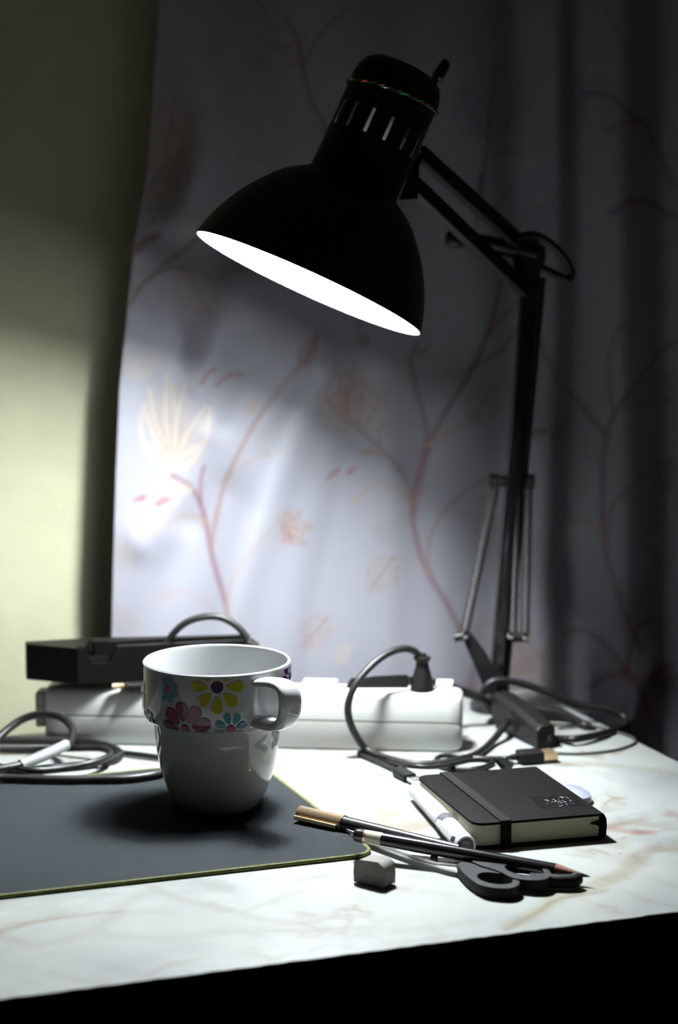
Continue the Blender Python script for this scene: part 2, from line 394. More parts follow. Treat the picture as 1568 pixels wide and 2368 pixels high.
X_,Y_=cx_,cy_
BASE=(.45,.46,.50); ROSE=(.27,.13,.15); BRN=(.34,.22,.18); GOLD=(.50,.36,.20); BEI=(.47,.40,.35); GRY=(.33,.36,.39); CRM=(.60,.54,.45); RED=(.34,.10,.10); PUR=(.22,.09,.22); BLU=(.33,.35,.50); DRK=(.30,.24,.20)
C=np.tile(np.array(BASE),(len(fu),1))
C*= (1+.05*np.sin(fu*9+2))[:,None]
def st(p,w,c,a=.7):
    global C; C=stroke(C,X_,Y_,p,w*.80,c,a)
def lf(p0,p1,w,c,a=.5,v=None,po=.8):
    global C; C=leaf(C,X_,Y_,p0,p1,w,c,a,v,po)
# upper dark plumes and leaves
lf((640,60),(580,-20),70,BEI,.5,BRN); lf((715,85),(560,150),95,BEI,.35,BRN)
lf((375,420),(410,190),120,GOLD,.45,BRN); lf((360,460),(470,250),110,GOLD,.35,BRN); lf((350,520),(440,330),90,DRK,.5,BRN)
lf((1120,310),(1160,110),150,BLU,.35,DRK); lf((1115,320),(1060,190),80,BLU,.35,DRK); lf((1150,330),(1230,190),80,BLU,.30,DRK)
lf((1195,560),(1270,370),100,BLU,.40,DRK); lf((1200,560),(1310,470),80,BLU,.40,DRK); lf((1265,10),(1310,-50),70,BLU,.5)
lf((1180,600),(1290,560),70,BLU,.35,DRK)
st([(660,40),(690,90),(705,170),(725,240),(750,290),(765,380)],9,ROSE,.6)
st([(705,150),(740,80),(800,20)],6,ROSE,.5); st([(700,160),(650,110),(600,90)],6,BRN,.5)
st([(550,358),(600,368),(660,392)],9,GOLD,.6); st([(340,455),(380,440),(410,455)],9,GOLD,.5)
st([(1130,250),(1128,330),(1115,400),(1110,450),(1100,520)],8,ROSE,.55); st([(1110,440),(1112,410)],14,PUR,.6)
st([(1150,360),(1175,345),(1200,355)],12,DRK,.5); st([(1190,600),(1150,480),(1185,430)],9,ROSE,.45)
st([(1150,600),(1190,530),(1240,500),(1275,440)],6,DRK,.5)
st([(1350,215),(1400,220),(1450,265),(1490,285),(1530,350),(1568,430)],10,PUR,.55); st([(1400,300),(1440,285),(1480,285)],9,PUR,.5)
st([(1410,490),(1450,466),(1500,470),(1568,500)],13,PUR,.6); st([(1390,0),(1440,110),(1500,170),(1540,230),(1568,300)],5,DRK,.5)
st([(1500,290),(1480,230),(1530,160)],8,DRK,.4)
st([(1560,560),(1500,620),(1540,700)],10,DRK,.4)
st([(1000,250),(1050,320),(1070,400),(1090,450)],5,CRM,.25)
# left group
st([(298,705),(325,665),(370,622),(410,590),(470,540)],11,BRN,.75)
st([(315,580),(335,560),(365,545)],14,RED,.7)
st([(370,632),(400,618),(440,618)],6,BRN,.6); lf((418,612),(500,745),92,BEI,.75,BRN)
lf((490,470),(380,590),60,BEI,.35)
lf((300,880),(375,810),50,CRM,.6); lf((280,860),(330,820),40,CRM,.4)
for p1,w in (((345,900),60),((385,868),56),((430,885),52),((475,940),56),((340,960),50),((460,1030),60),((350,1030),50)):
    lf((405,1085),p1,w*.9,CRM,.32,(.50,.38,.26),1.1)
    st([(405,1080),((405+p1[0])/2-10,(1085+p1[1])/2),p1],7,(.72,.66,.52),.55)
st([(335,935),(325,985),(345,1050),(400,1085),(450,1060),(480,1000),(485,945)],9,(.66,.58,.46),.7)
st([(400,890),(405,990),(405,1080)],7,(.66,.58,.46),.6)
st([(465,885),(480,862),(495,852)],8,RED,.6); st([(500,890),(530,868),(560,866)],7,RED,.55)
st([(530,1432),(515,1370),(492,1290),(480,1225),(465,1170),(442,1128),(400,1100)],10,ROSE,.75)
st([(440,1130),(390,1110),(345,1098)],9,CRM,.6); st([(440,1135),(380,1128),(340,1132)],9,CRM,.6)
st([(430,1140),(400,1165),(345,1172)],8,CRM,.5); lf((345,1143),(300,1162),16,RED,.8); lf((395,1150),(350,1170),18,RED,.8)
st([(465,1165),(465,1110),(472,1078)],8,ROSE,.6)
st([(480,1210),(430,1195),(345,1225)],9,GOLD,.45)
st([(490,1260),(505,1180),(525,1105),(560,1030),(600,960),(660,885),(715,820),(735,780)],10,BRN,.65)
lf((695,850),(735,770),42,ROSE,.65,BRN); st([(590,930),(575,950)],14,GOLD,.5)
st([(520,1130),(555,1080),(600,1055),(650,1040)],6,BEI,.7); lf((600,1055),(665,955),75,GRY,.45,BEI)
st([(528,1430),(530,1360),(555,1300),(600,1245),(640,1210)],7,BEI,.7)
for p1 in ((660,1170),(700,1180),(730,1220),(715,1265),(660,1260)): lf((650,1220),p1,36,BEI,.6,BRN)
lf((660,1225),(680,1260),14,RED,.6)
lf((275,1240),(300,1330),50,CRM,.5); st([(380,1380),(430,1370),(500,1410)],8,BEI,.5); lf((340,1400),(420,1360),40,BEI,.3)
st([(700,1520),(735,1480),(790,1450)],8,BEI,.5); lf((780,1540),(810,1480),34,CRM,.6); lf((700,1500),(770,1420),70,BEI,.4,BRN)
lf((320,1480),(260,1400),60,BEI,.4)
# centre group
st([(1065,1460),(1030,1390),(995,1335),(968,1270),(953,1185),(962,1120),(988,1035),(1030,950),(1080,870),(1120,790),(1150,700),(1165,600)],10,ROSE,.75)
st([(955,1190),(975,1100),(985,1045)],13,ROSE,.5); lf((985,1010),(990,1060),22,ROSE,.8)
st([(990,1030),(980,960),(960,890),(950,830),(965,800)],9,ROSE,.65); lf((960,830),(1000,790),14,ROSE,.6)
st([(988,1030),(1040,995),(1100,962)],7,GOLD,.7); lf((1075,965),(1125,955),18,BRN,.8)
lf((1080,980),(1155,880),80,GRY,.55,DRK)
st([(1090,850),(1160,810),(1200,760)],9,ROSE,.55); st([(1120,780),(1160,740),(1210,690)],8,ROSE,.5)
st([(955,1180),(940,1115),(900,1055),(850,1010),(810,960),(800,900)],9,ROSE,.6)
st([(900,1055),(860,1045),(840,1050)],10,BRN,.6); st([(880,1040),(878,1000),(885,985)],8,BRN,.5)
for p0,p1,w,c,a in (((815,990),(730,900),90,BEI,.6),((810,980),(770,830),80,BRN,.4),((830,990),(850,860),80,CRM,.45),((840,1000),(890,900),70,BEI,.5),((800,960),(820,830),60,BRN,.35)): lf(p0,p1,w,c,a,BRN)
lf((755,1112),(790,1080),18,RED,.75); lf((805,1100),(832,1075),16,RED,.75)
st([(952,1165),(915,1130),(870,1120),(830,1150),(815,1165)],7,GOLD,.5)
st([(1000,1335),(988,1270),(1015,1195),(1070,1140),(1140,1105),(1190,1100)],7,BRN,.55)
st([(990,1325),(950,1295),(905,1290)],6,BEI,.5); lf((910,1285),(850,1370),70,BEI,.5,BRN); lf((875,1200),(905,1265),60,GRY,.5,BEI)
st([(1000,800),(960,840),(930,900)],6,GOLD,.3); lf((830,770),(850,810),30,ROSE,.6); lf((820,760),(835,740),24,ROSE,.5)
lf((1030,820),(1070,800),16,GOLD,.5)
# right group
st([(1480,1500),(1440,1420),(1410,1320),(1396,1250),(1392,1150),(1395,1040),(1415,955),(1470,880),(1568,790)],10,ROSE,.65)
st([(1393,1000),(1350,940),(1290,875),(1250,800),(1240,740)],9,ROSE,.6); st([(1415,960),(1405,880),(1410,790),(1440,740)],8,ROSE,.55)
st([(1415,950),(1480,935),(1568,925)],8,BRN,.55); lf((1500,940),(1568,860),80,GRY,.5,DRK)
st([(1402,1250),(1412,1170),(1450,1120),(1510,1085),(1568,1070)],8,BRN,.6); lf((1530,1150),(1568,1050),60,DRK,.6)
st([(1396,1255),(1375,1215),(1330,1210),(1305,1225)],8,GOLD,.6); lf((1330,1210),(1300,1300),34,CRM,.8)
lf((1225,1015),(1265,985),22,ROSE,.75); lf((1270,1015),(1310,975),22,ROSE,.7); st([(1300,900),(1330,880)],14,GOLD,.35)
lf((1350,1160),(1330,1060),60,GOLD,.35); lf((1250,900),(1300,820),90,GRY,.25); lf((1300,860),(1400,760),90,GRY,.2)
for p in ([(1440,1545),(1400,1490),(1360,1465),(1310,1470)],[(1440,1545),(1450,1500),(1470,1450),(1510,1430)],[(1440,1545),(1400,1560),(1370,1590)],[(1440,1545),(1480,1605),(1520,1690),(1540,1740)],[(1440,1550),(1490,1560),(1568,1540)]): st(p,11,ROSE,.65)
lf((1425,1570),(1450,1520),30,RED,.6)
lf((1160,1560),(1230,1450),100,BRN,.5,GOLD); lf((1130,1420),(1120,1560),80,BRN,.35); lf((1190,1640),(1280,1480),110,BRN,.45,GOLD)
lf((1290,1590),(1320,1540),40,CRM,.7); st([(1020,1580),(1090,1600),(1150,1640)],16,ROSE,.5)
st([(1110,1530),(1090,1580),(1100,1640)],16,ROSE,.5)
C*=np.array((.88,.84,.885))[None]*KA
add_attr(cur,'print',C)
# ================================================================ DESK MAT
mc=T(868,1974); 
cor=T(868,1972,.002); du=toUV(cor)
mu1,mv0=du[0],du[1]; mu0=-.30
mv1=toUV(T(368,1784))[1]
dm=thing('desk_mat','dark grey fabric desk mat with olive green edge, under the flowered mug','mat',UV((mu0+mu1)/2,(mv0+mv1)/2,0))
def rrect(u0,u1,v0,v1,r,z,n=8,rr=None):
    P=[]
    for (cu,cv,a0,q) in ((u1,v0,-90,(-1,1)),(u1,v1,0,(-1,-1)),(u0,v1,90,(1,-1)),(u0,v0,180,(1,1))):
        for k in range(n+1):
            a=math.radians(a0+90*k/n); P.append(UV(cu+q[0]*r+r*math.cos(a),cv+q[1]*r+r*math.sin(a),z))
    return P
b=MB(); b.prism(rrect(mu0,mu1,mv0,mv1,.012,.0002),rrect(mu0,mu1,mv0,mv1,.012,.0022)); b.build('pad',M['mat'],dm,bevel=.0004)
b=MB(); e=rrect(mu0,mu1,mv0,mv1,.012,.0013,10); e.append(e[0]); b.tube(e,.0013,n=8,curve=False); b.build('stitched_edge',M['matedge'],dm)
MT=.0023
# ================================================================ MUG
mg=thing('mug','white stacking mug with coloured daisies on its wide upper band','mug',T(504,1857,MT))
mo=mg.location.copy()
prof=[(.0,.0018),(.020,.0018),(.0215,.0),(.0235,.0),(.0262,.0025),(.0290,.0085),(.0315,.0150),(.0337,.0230),(.0354,.0320),(.0365,.0420),(.0370,.0492),(.0379,.0508),(.0402,.0518),(.0420,.0532),(.0429,.0560),(.0432,.062),(.0433,.0822),(.0430,.0844),(.0422,.0852),(.0414,.0848),(.0409,.0827),(.0407,.062),(.0398,.056),(.0350,.0505),(.0342,.038),(.0320,.022),(.0270,.0100),(.0150,.0052),(0,.0050)]
prof=[(r*.987,z) for r,z in prof]
b=MB(); b.lathe(prof,mo,n=96,mi=0)
def az(px_): return math.asin(max(-1,min(1,(px_-503)/171.0)))
def cyl(a,z,off=.00025):
    r=.04275+off
    if z<.0560:   # follow the lower rounding of the band
        zz=max(z,.0520); r=float(np.interp(zz,[.0508,.0518,.0532,.0560,.062],[.0373,.0397,.04145,.04235,.04265]))+off
    return mo+Vector((r*math.sin(a),-r*math.cos(a),z))
def blob(a0,z0,cx,cz,ang,L,W,mi,off,tp=.42):
    n=20; rings=3; vs=[]; fs=[]
    ca,sa=math.cos(ang),math.sin(ang)
    def pt(x,y):
        gx=cx+x*ca-y*sa; gz=z0+cz+x*sa+y*ca
        gz=min(max(gz,.0520),.0830); return cyl(a0+gx/.0433,gz,off)
    vs.append(pt(0,0))
    for k in range(1,rings+1):
        for i in range(n):
            t=2*math.pi*i/n; x=math.cos(t)*L/2*k/rings; y=math.sin(t)*W/2*k/rings*(1+tp*math.cos(t)); vs.append(pt(x,y))
    for i in range(n): fs.append((0,1+i,1+(i+1)%n))
    for k in range(rings-1):
        for i in range(n): fs.append((1+k*n+i,1+(k+1)*n+i,1+(k+1)*n+(i+1)%n,1+k*n+(i+1)%n))
    b.add(vs,fs,mi)
def daisy(pxx,z0,Rp,npet,W,mi,eyemi,eyeR,rot=0,line=None):
    a0=az(pxx)
    for k in range(npet):
        t=rot+2*math.pi*k/npet; L=Rp*.66; d=Rp-L/2
        if line: blob(a0,z0,math.cos(t)*d,math.sin(t)*d,t,L+.0012,W+.0012,line,.00018)
        blob(a0,z0,math.cos(t)*d,math.sin(t)*d,t,L,W,mi,.00026)
    blob(a0,z0,0,0,0,eyeR*2+.0007,eyeR*2+.0007,7,.00034,0); blob(a0,z0,0,0,0,eyeR*2,eyeR*2,eyemi,.00042,0)
# material slots: 0 porcelain 1 blue 2 yellow 3 pink 4 purple 5 cream 6 navy 7 outline 8 eye 9 pink eye
daisy(399,.0757,.0078,8,.0037,1,9,.0017,rot=.35)
daisy(513,.0785,.0152,8,.0060,2,8,.0031,rot=-math.pi/2)
daisy(439,.0535,.0155,9,.0060,3,9,.0024,rot=math.pi/2+.15,line=7)
daisy(543,.0540,.0098,8,.0040,1,9,.0022,rot=.3)
daisy(670,.0765,.0120,8,.0056,4,8,.0026)
daisy(332.5,.0685,.0120,8,.0062,5,9,.0025,rot=.4)
daisy(350,.0525,.0080,8,.0040,6,9,.0020,rot=.2)
for pxa,z0 in ((503+60,.0),): pass
for a_deg,z0,mi in ((100,.058,1),(130,.070,3),(160,.056,2),(190,.071,1),(220,.057,4),(250,.068,2)):
    a0=math.radians(a_deg)
    for k in range(8):
        t=2*math.pi*k/8; blob(a0,z0,math.cos(t)*.0066,math.sin(t)*.0066,t,.0075,.005,mi,.00026)
    blob(a0,z0,0,0,0,.005,.005,8,.0004,0)
b.build('body',[M['porcelain'],M['petalblue'],M['petalyellow'],M['petalpink'],M['petalpurple'],M['petalcream'],M['petalnavy'],M['petalline'],M['eye'],M['eyepink']],mg)
# handle: rounded-square ear with a flat strap section
ha=math.radians(41); hd=Vector((math.sin(ha),-math.cos(ha),0)); hs=Vector((math.cos(ha),math.sin(ha),0))
path=[(r_,z_+.0022) for r_,z_ in [(.0405,.0765),(.0470,.0775),(.0560,.0783),(.0625,.0770),(.0655,.0725),(.0655,.0655),(.0635,.0600),(.0585,.0555),(.0500,.0535),(.0405,.0540)]]
wid=[.0085,.0070,.0066,.0070,.0075,.0076,.0074,.0070,.0070,.0090]
P=catmull([(r,z,w_) for (r,z),w_ in zip(path,wid)],6)
b=MB(); n=16; vs=[]; fs=[]
for i,q in enumerate(P):
    t=(P[min(i+1,len(P)-1)]-P[max(i-1,0)]); t2=Vector((t.x,t.y)).normalized(); nn=Vector((t2.y,-t2.x))
    for j in range(n):
        a=2*math.pi*j/n; cs,sn=math.cos(a),math.sin(a)
        ex=math.copysign(abs(cs)**.7,cs)*q.z; ey=math.copysign(abs(sn)**.8,sn)*.0028
        vs.append(mo+hd*(q.x+nn.x*ey)+Vector((0,0,q.y+nn.y*ey))+hs*ex)
for i in range(len(P)-1):
    for j in range(n): fs.append((i*n+j,i*n+(j+1)%n,(i+1)*n+(j+1)%n,(i+1)*n+j))
b.add(vs,fs); b.build('handle',M['porcelain'],mg,angle=80)
# ================================================================ DESK LAMP
LC=Vector((-.018,1.33,TZ+.299)); AX=Vector((.41,.148,.90)).normalized()
k=1/3900.
base=T(1150,1640); 
lamp=thing('desk_lamp','black adjustable desk lamp with glowing dome shade and sprung arm, before curtain','lamp',base)
outer=[(283,0),(276,28),(266,58),(247,100),(217,150),(178,198),(150,224),(120,243),(108,252),(107,262)]
neck=[(107,262),(106,300),(105,352)]
b=MB()
E1=(Vector((1,0,0))-AX*AX.x).normalized(); E2=AX.cross(E1)
pr=[(r*k,z*k) for r,z in catmull2(outer)] if False else [(p.x*k,p.y*k) for p in catmull([(r,z,0) for r,z in outer],4)]
b.lathe(pr,LC,AX,n=96); 
b.lathe([(283*k,0),(284.5*k,-1.5*k),(281*k,-2*k),(279*k,1*k)],LC,AX,n=96)
shade=b.build('lamp_shade',M['lampblack'],lamp,angle=50)
b=MB(); pr2=[(max(r-4*k,0),z) for r,z in pr]; b.lathe(pr2,LC,AX,n=96); b.build('inner_reflector',M['reflector'],shade,angle=50)
# neck with ventilation slots
b=MB(); NS=14; r0=106*k
def ring(a,z,r): return LC+AX*(z*k)+(E1*math.cos(a)+E2*math.sin(a))*r
b.lathe([(107*k,258*k),(106*k,300*k),(r0,355*k)],LC,AX,n=NS*6)
b.lathe([(r0,412*k),(r0,462*k),(105*k,478*k)],LC,AX,n=NS*6)
for s_ in range(NS):
    for q in range(6):
        if q in(0,): continue
        a0=2*math.pi*(s_*6+q)/(NS*6); a1=a0+2*math.pi/(NS*6)
        b.add([ring(a0,355,r0),ring(a1,355,r0),ring(a1,412,r0),ring(a0,412,r0)],[(0,1,2,3)])
nk_=b.build('lamp_neck',M['lampblack'],lamp,angle=50)
b=MB(); b.lathe([(102.5*k,262*k),(102*k,353*k)],LC,AX,n=NS*6); b.build('inner_sleeve',M['reflector'],nk_,angle=50)
b=MB(); b.lathe([(104*k,470*k),(107*k,480*k),(104*k,505*k),(94*k,528*k),(75*k,541*k),(40*k,547*k),(0,549*k)],LC,AX,n=64); b.build('neck_cap',M['lampblack'],lamp,angle=60)
# bulb
b=MB(); bc=LC+AX*.045; rb=.022
b.lathe([(.0,-rb)]+[(rb*math.sin(t),-rb*math.cos(t)) for t in np.linspace(.15,2.45,20)]+[(.012,rb*.90),(.011,rb*.98)],bc,AX,n=48)
bulb=b.build('bulb',M['bulb'],lamp,angle=80)
b=MB(); b.lathe([(0,338*k),(97.5*k,340*k),(98*k,350*k),(60*k,352*k),(62*k,360*k),(62*k,440*k),(50*k,455*k),(0,456*k)],LC,AX,n=48); b.build('socket_with_baffle',M['stripcream'],lamp,angle=40)  # wide lower disc is added to block most bulb light from the slots
# twisted wire round neck
for m_,ph in (('wirered',0),('wiregreen',math.pi)):
    pts=[]
    for i in range(241):
        a=2*math.pi*i/240; z=470+9*math.sin(a+1.2); rr=r0+.0010
        tw=a*17+ph; pts.append(ring(a,z+2.6*math.sin(tw),rr+.0005*math.cos(tw)))
    b=MB(); b.tube(pts,.00055,n=6,curve=False); o_=b.build('tied_wire',M[m_],lamp); o_['label']='red wire tied round neck' if m_=='wirered' else 'green wire tied round neck'
# lever handle beside cap
def Rl(x,y,Y): return R(x,y,Y)
b=MB(); h0=R(985,222,1.375); h1=R(1010,180,1.380); h2=R(1028,152,1.384)
b.tube([h0,h1,h2,R(1029,148,1.384)],[.0022,.0040,.0036,.0022],n=12,flat=.8); b.build('switch_lever',M['lampblack'],lamp)
# bracket joining neck and arms
b=MB(); ctr=R(955,410,1.375)
pl=[(972,345),(966,460),(922,462),(938,420),(952,380)]
b.prism([R(x,y,1.368) for x,y in pl],[R(x,y,1.382) for x,y in pl]); b.build('neck_bracket',M['lampblack'],lamp,bevel=.0008)
def bar(p0,p1,w,h,name,m_,side=Vector((0,0,1))):
    p0,p1=Vector(p0),Vector(p1); t=(p1-p0); l=t.length; t.normalize(); s2=t.cross(side).normalized(); u2=s2.cross(t)
    b=MB(); b.box((p0+p1)/2,t*l/2,s2*w/2,u2*h/2); return b.build(name,m_,lamp,bevel=min(w,h)*.15)
bar(R(968,352,1.375),R(1205,565,1.480),.0075,.0095,'upper_arm_bar',M['armdull'])
bar(R(955,425,1.375),R(1215,672,1.480),.0075,.0095,'upper_arm_bar',M['armdull'])
# elbow
b=MB(); pl=[(1110,552),(1180,548),(1235,548),(1262,572),(1262,602),(1240,640),(1215,690),(1203,690),(1196,655),(1200,600),(1150,588),(1110,572)]
b.prism([R(x,y,1.478) for x,y in pl],[R(x,y,1.492) for x,y in pl]); b.build('elbow_plate',M['armdull'],lamp,bevel=.001)
b=MB(); b.tube([R(1050,552,1.472),R(1120,558,1.475),R(1240,585,1.480)],.0042,n=14); 
b.lathe([(0,-.007),(.004,-.006),(.0058,-.003),(.0062,.001),(.0055,.004),(.0042,.006)],R(1053,553,1.472),(.96,.05,-.1),n=24)
b.build('tension_handle',M['armdull'],lamp)
b=MB(); b.tube([R(1180,560,1.470),R(1205,547,1.470),R(1240,545,1.472),R(1280,568,1.475),R(1310,605,1.478),R(1322,632,1.480),R(1312,645,1.480),R(1285,635,1.482),R(1240,612,1.484)],.0026,n=10); b.build('lamp_wire',M['cable'],lamp)
b=MB(); b.tube([R(1193,590,1.478),R(1192,650,1.480)],.0022,n=10,curve=False); b.build('link_rod',M['armdull'],lamp)
# lower arm: two square bars
b=MB(); b.tube([R(1148,1625,1.487),R(1231,600,1.487)],.0064,n=28,curve=False); b.build('lower_arm_tube',M['armblack'],lamp)
bar(R(1166,1560,1.502),R(1250,640,1.498),.007,.007,'lower_arm_bar',M['armdull'],Vector((0,1,0)))
b=MB(); b.tube([R(1138,1112,1.490),R(1228,1116,1.490)],.0036,n=14,curve=False)
for x_ in (1142,1226): b.lathe([(0,-.004),(.005,-.003),(.005,.003),(0,.004)],R(x_,1113,1.490),(1,0,0),n=16)
b.build('spring_crossbar',M['armdull'],lamp)
def spring(p0,p1,r,turns):
    p0,p1=Vector(p0),Vector(p1); t=(p1-p0); L=t.length; t.normalize(); e1=t.cross(Vector((0,1,0))).normalized(); e2=t.cross(e1); pts=[]
    N=turns*10
    for i in range(N+1):
        a=2*math.pi*i/10; pts.append(p0+t*L*i/N+(e1*math.cos(a)+e2*math.sin(a))*r)
    b=MB(); b.tube(pts,.00058,n=5,curve=False)
    b.tube([p0-t*.004,p0+t*.001],.0009,n=6,curve=False); b.tube([p1-t*.001,p1+t*.004],.0009,n=6,curve=False)
    b.build('spring',M['spring'],lamp)
spring(R(1143,1130,1.482),R(1074,1462,1.482),.0030,58)
spring(R(1196,1130,1.484),R(1186,1462,1.484),.0026,60)
spring(R(1221,1130,1.486),R(1214,1464,1.486),.0028,58)
# bottom bracket with screws
b=MB(); pl=[(1068,1462),(1090,1462),(1128,1515),(1150,1560),(1150,1615),(1122,1600),(1100,1545),(1075,1488)]
b.prism([R(x,y,1.478) for x,y in pl],[R(x,y,1.481) for x,y in pl]); b.build('spring_bracket',M['lampblack'],lamp,bevel=.0006)
b=MB(); pl=[(1172,1462),(1222,1464),(1222,1484),(1186,1486),(1175,1600),(1160,1600)]
b.prism([R(x,y,1.494) for x,y in pl],[R(x,y,1.497) for x,y in pl]); b.build('spring_bracket',M['armdull'],lamp,bevel=.0006)
b=MB(); b.tube([R(1050,1474,1.480),R(1074,1470,1.480)],.0032,n=12,curve=False); b.build('spring_pin',M['armdull'],lamp); b=MB(); b.tube([R(1182,1471,1.480),R(1216,1473,1.480)],.0030,n=12,curve=False); b.build('spring_pin',M['armdull'],lamp)
for x_,y_ in ((1075,1469),(1181,1470),(1215,1472)):
    b=MB(); c_=R(x_,y_,1.474); b.lathe([(.0024,.004),(.0026,0),(.0020,-.0012),(0,-.0018)],c_,(0,1,0),n=20,cap0=True); o_=b.build('screw',M['chrome'],lamp)
# clamp base on table
b=MB(); b.lathe([(0,.0),(.019,.0),(.019,.004),(.016,.006),(.0085,.007),(.008,.026),(0,.026)],base+Vector((0,0,.0003)),n=32); b.build('lamp_base',M['armblack'],lamp)
# ================================================================ POWER STRIP
sl=Vector((-.190,1.4095,TZ)); sr=Vector((.0775,1.3855,TZ)); sd=(sr-sl).normalized(); sn=Vector((-sd.y,sd.x,0))
ps=thing('power_strip','long white power strip lying behind the mug with plugs on top','power strip',(sl+sr)/2)
def stripsec(e): # cross-section (depth,height)
    return [(.0012,.0005),(-.0002,.003),(0,.0185),(.0004,.0188),(.0004,.0194),(0,.0197),(.0002,.033),(.0022,.0362),(.0045,.0372),(.024,.0376),(.026,.035),(.026,.003),(.0245,.0005)]
b=MB(); secs=[]
Ls=(sr-sl).length
for f_,ins in ((0,.0045),(.003,.0015),(.010,0),(Ls-.008,0),(Ls-.002,.0014),(Ls,.0040)):
    row=[]
    for d_,h_ in stripsec(0):
        dd=d_+(ins if d_<.013 else -ins); hh=h_+(ins*.6 if h_<.018 else -ins*.6); row.append(sl+sd*f_+sn*dd+Vector((0,0,hh)))
    secs.append(row)
n=len(secs[0]); vs=[p for r_ in secs for p in r_]; fs=[]; mi=[]
b.v+=vs
for i in range(len(secs)-1):
    for j in range(n):
        b.f.append((i*n+j,(i+1)*n+j,(i+1)*n+(j+1)%n,i*n+(j+1)%n)); b.m.append(1 if j in(2,3,4) else 0)
b.f.append(tuple(range(n))); b.m.append(0); b.f.append(tuple((len(secs)-1)*n+j for j in range(n))[::-1]); b.m.append(0)
b.build('strip_body',[M['strip'],M['stripdark']],ps,angle=40)
b=MB()
b.box(sl-sd*.0035+sn*.013+Vector((0,0,.021)),sd*.003,sn*.008,Vector((0,0,.0115))); b.build('cable_relief',M['stripcream'],ps,bevel=.0012)
for px0,px1 in ((700,780),(897,945),(1010,1050)):
    b=MB(); p0=R(px0,1600,1.403); p1=R(px1,1600,1.402); c_=(p0+p1)/2; c_.z=TZ+.0386; c_.y=1.413 if px0>800 else 1.415
    b.box(c_,sd*((p1-p0).length/2),sn*.007,Vector((0,0,.0016))); b.build('socket_rim',M['strip'],ps,bevel=.0008)
# ================================================================ ADAPTER BOX
zb=.0413; C0=T(180,1582,zb); Lf=T(62,1571,zb); Rt=T(590,1562,zb)
rd=(Rt-C0).normalized(); rn=Vector((-rd.y,rd.x,0)); hgt=.0232; Z=Vector((0,0,1))
ad=thing('power_adapter','black plastic power adapter with notched edge resting on strip left of mug','adapter',C0+rd*.03)
Lr=(Rt-C0).length
def fp(px_):  # distance along front face for given pixel column
    d=ray(px_,1560); A=np.array([[d.x,-rd.x],[d.y,-rd.y]]); s_=np.linalg.solve(A,np.array([C0.x,C0.y])); return s_[1]
n1,n2,n3,n4=fp(196),fp(214),fp(252),fp(274)
front=[(0,0),(Lr,0),(Lr,hgt),(n4,hgt),(n3,hgt-.0105),(n2,hgt-.0105),(n1,hgt),(0,hgt)]
b=MB(); b.prism([C0+rd*a+Z*c for a,c in front],[C0+rd*a+Z*c+rn*.006 for a,c in front])
o1=b.build('front_wall',M['adapter'],ad,bevel=.0006)
o1b=MB(); q=[C0+rn*.0061,C0+rd*Lr+rn*.0061,C0+rd*Lr+rn*.020,C0+rd*.012+rn*.033,Lf+rn*.008,Lf]
q[0]=C0+rn*.0061
o1b.prism(q,[p+Z*.014 for p in q])
q2=[C0+rn*.0061,C0+rn*.0061+rd*.004,Lf+rd*.012+rn*.012,Lf+rn*.008,Lf,C0-rd*.0001]
o1b.prism([C0-rd*.0002,C0+rn*.0061+rd*.006,C0+rd*.012+rn*.031,Lf+rn*.008,Lf],[p+Z*(hgt) for p in (C0-rd*.0002,C0+rn*.0061+rd*.006,C0+rd*.012+rn*.031,Lf+rn*.008,Lf)])
q3=[C0+rd*.012+rn*.017,C0+rd*Lr+rn*.017,C0+rd*Lr+rn*.020,C0+rd*.012+rn*.031]
o1b.prism(q3,[p+Z*hgt for p in q3]); o1b.build('case',M['adapter'],ad,bevel=.0008)
b=MB(); c_=T(330,1590,.0385)+rn*.004; c_.z=TZ+.0396; b.box(c_,rd*.0115,rn*.005,Z*.0017); b.build('plug_body',M['plug'],ad,bevel=.0006)
b=MB()
for dd in (.0145,.0190): b.tube([c_-rd*.0110+rn*0,c_-rd*dd],.0016,n=10,curve=False)
b.build('plug_pin',M['gold'],ad)
ac=MB(); ya=1.425
ac.tube([R(384,1494,ya),R(400,1466,ya),R(430,1440,ya),R(470,1427,ya),R(510,1428,ya),R(545,1446,ya),R(567,1470,ya),R(577,1492,ya),R(580,1500,ya)],.0023,n=12); ac.build('cable',M['cable'],ad)
b=MB(); b.tube([R(570,1486,ya),R(592,1500,ya)],.0042,n=12,curve=False); b.build('strain_relief',M['plug'],ad)
# ================================================================ LAMP CORD with plug and inline switch
plc=R(976,1608,1.400); plc.z=TZ+.0378
cd=thing('lamp_cord','black lamp cord looping from upright plug down to its inline switch','cord',T(1000,1765))
b=MB(); b.lathe([(0,0),(.0076,0),(.0075,.002),(.0060,.009),(.0046,.014),(.0040,.0175),(.0042,.0185),(.0056,.0200),(.0056,.0212),(.0030,.0216),(.0026,.0235),(0,.0235)],plc,n=32)
b.build('plug',M['plug'],cd,angle=50)
pts=[plc+Vector((0,0,.0225)),R(974,1522,1.400),R(958,1506,1.398),R(932,1500,1.394),R(895,1512,1.388),R(858,1540,1.381),R(824,1580,1.374),R(807,1620,1.371),R(806,1655,1.371),R(820,1695,1.372),T(848,1733,.005),T(890,1752,.0028),T(950,1765,.0028),T(1010,1765,.0028),T(1060,1757,.0028),T(1105,1742,.0028),T(1140,1712,.004),R(1165,1680,1.418),R(1172,1668,1.430)]
b=MB(); b.tube(pts,.00235,n=12); b.build('cable',M['cable'],cd)
n0=T(1243,1734); f0=T(1140,1684)
ax_=(f0-n0).normalized(); an=Vector((ax_.y,-ax_.x,0)) ; 
if an.x<0: an=-an
sw=MB()
w_=.017; secs=[]
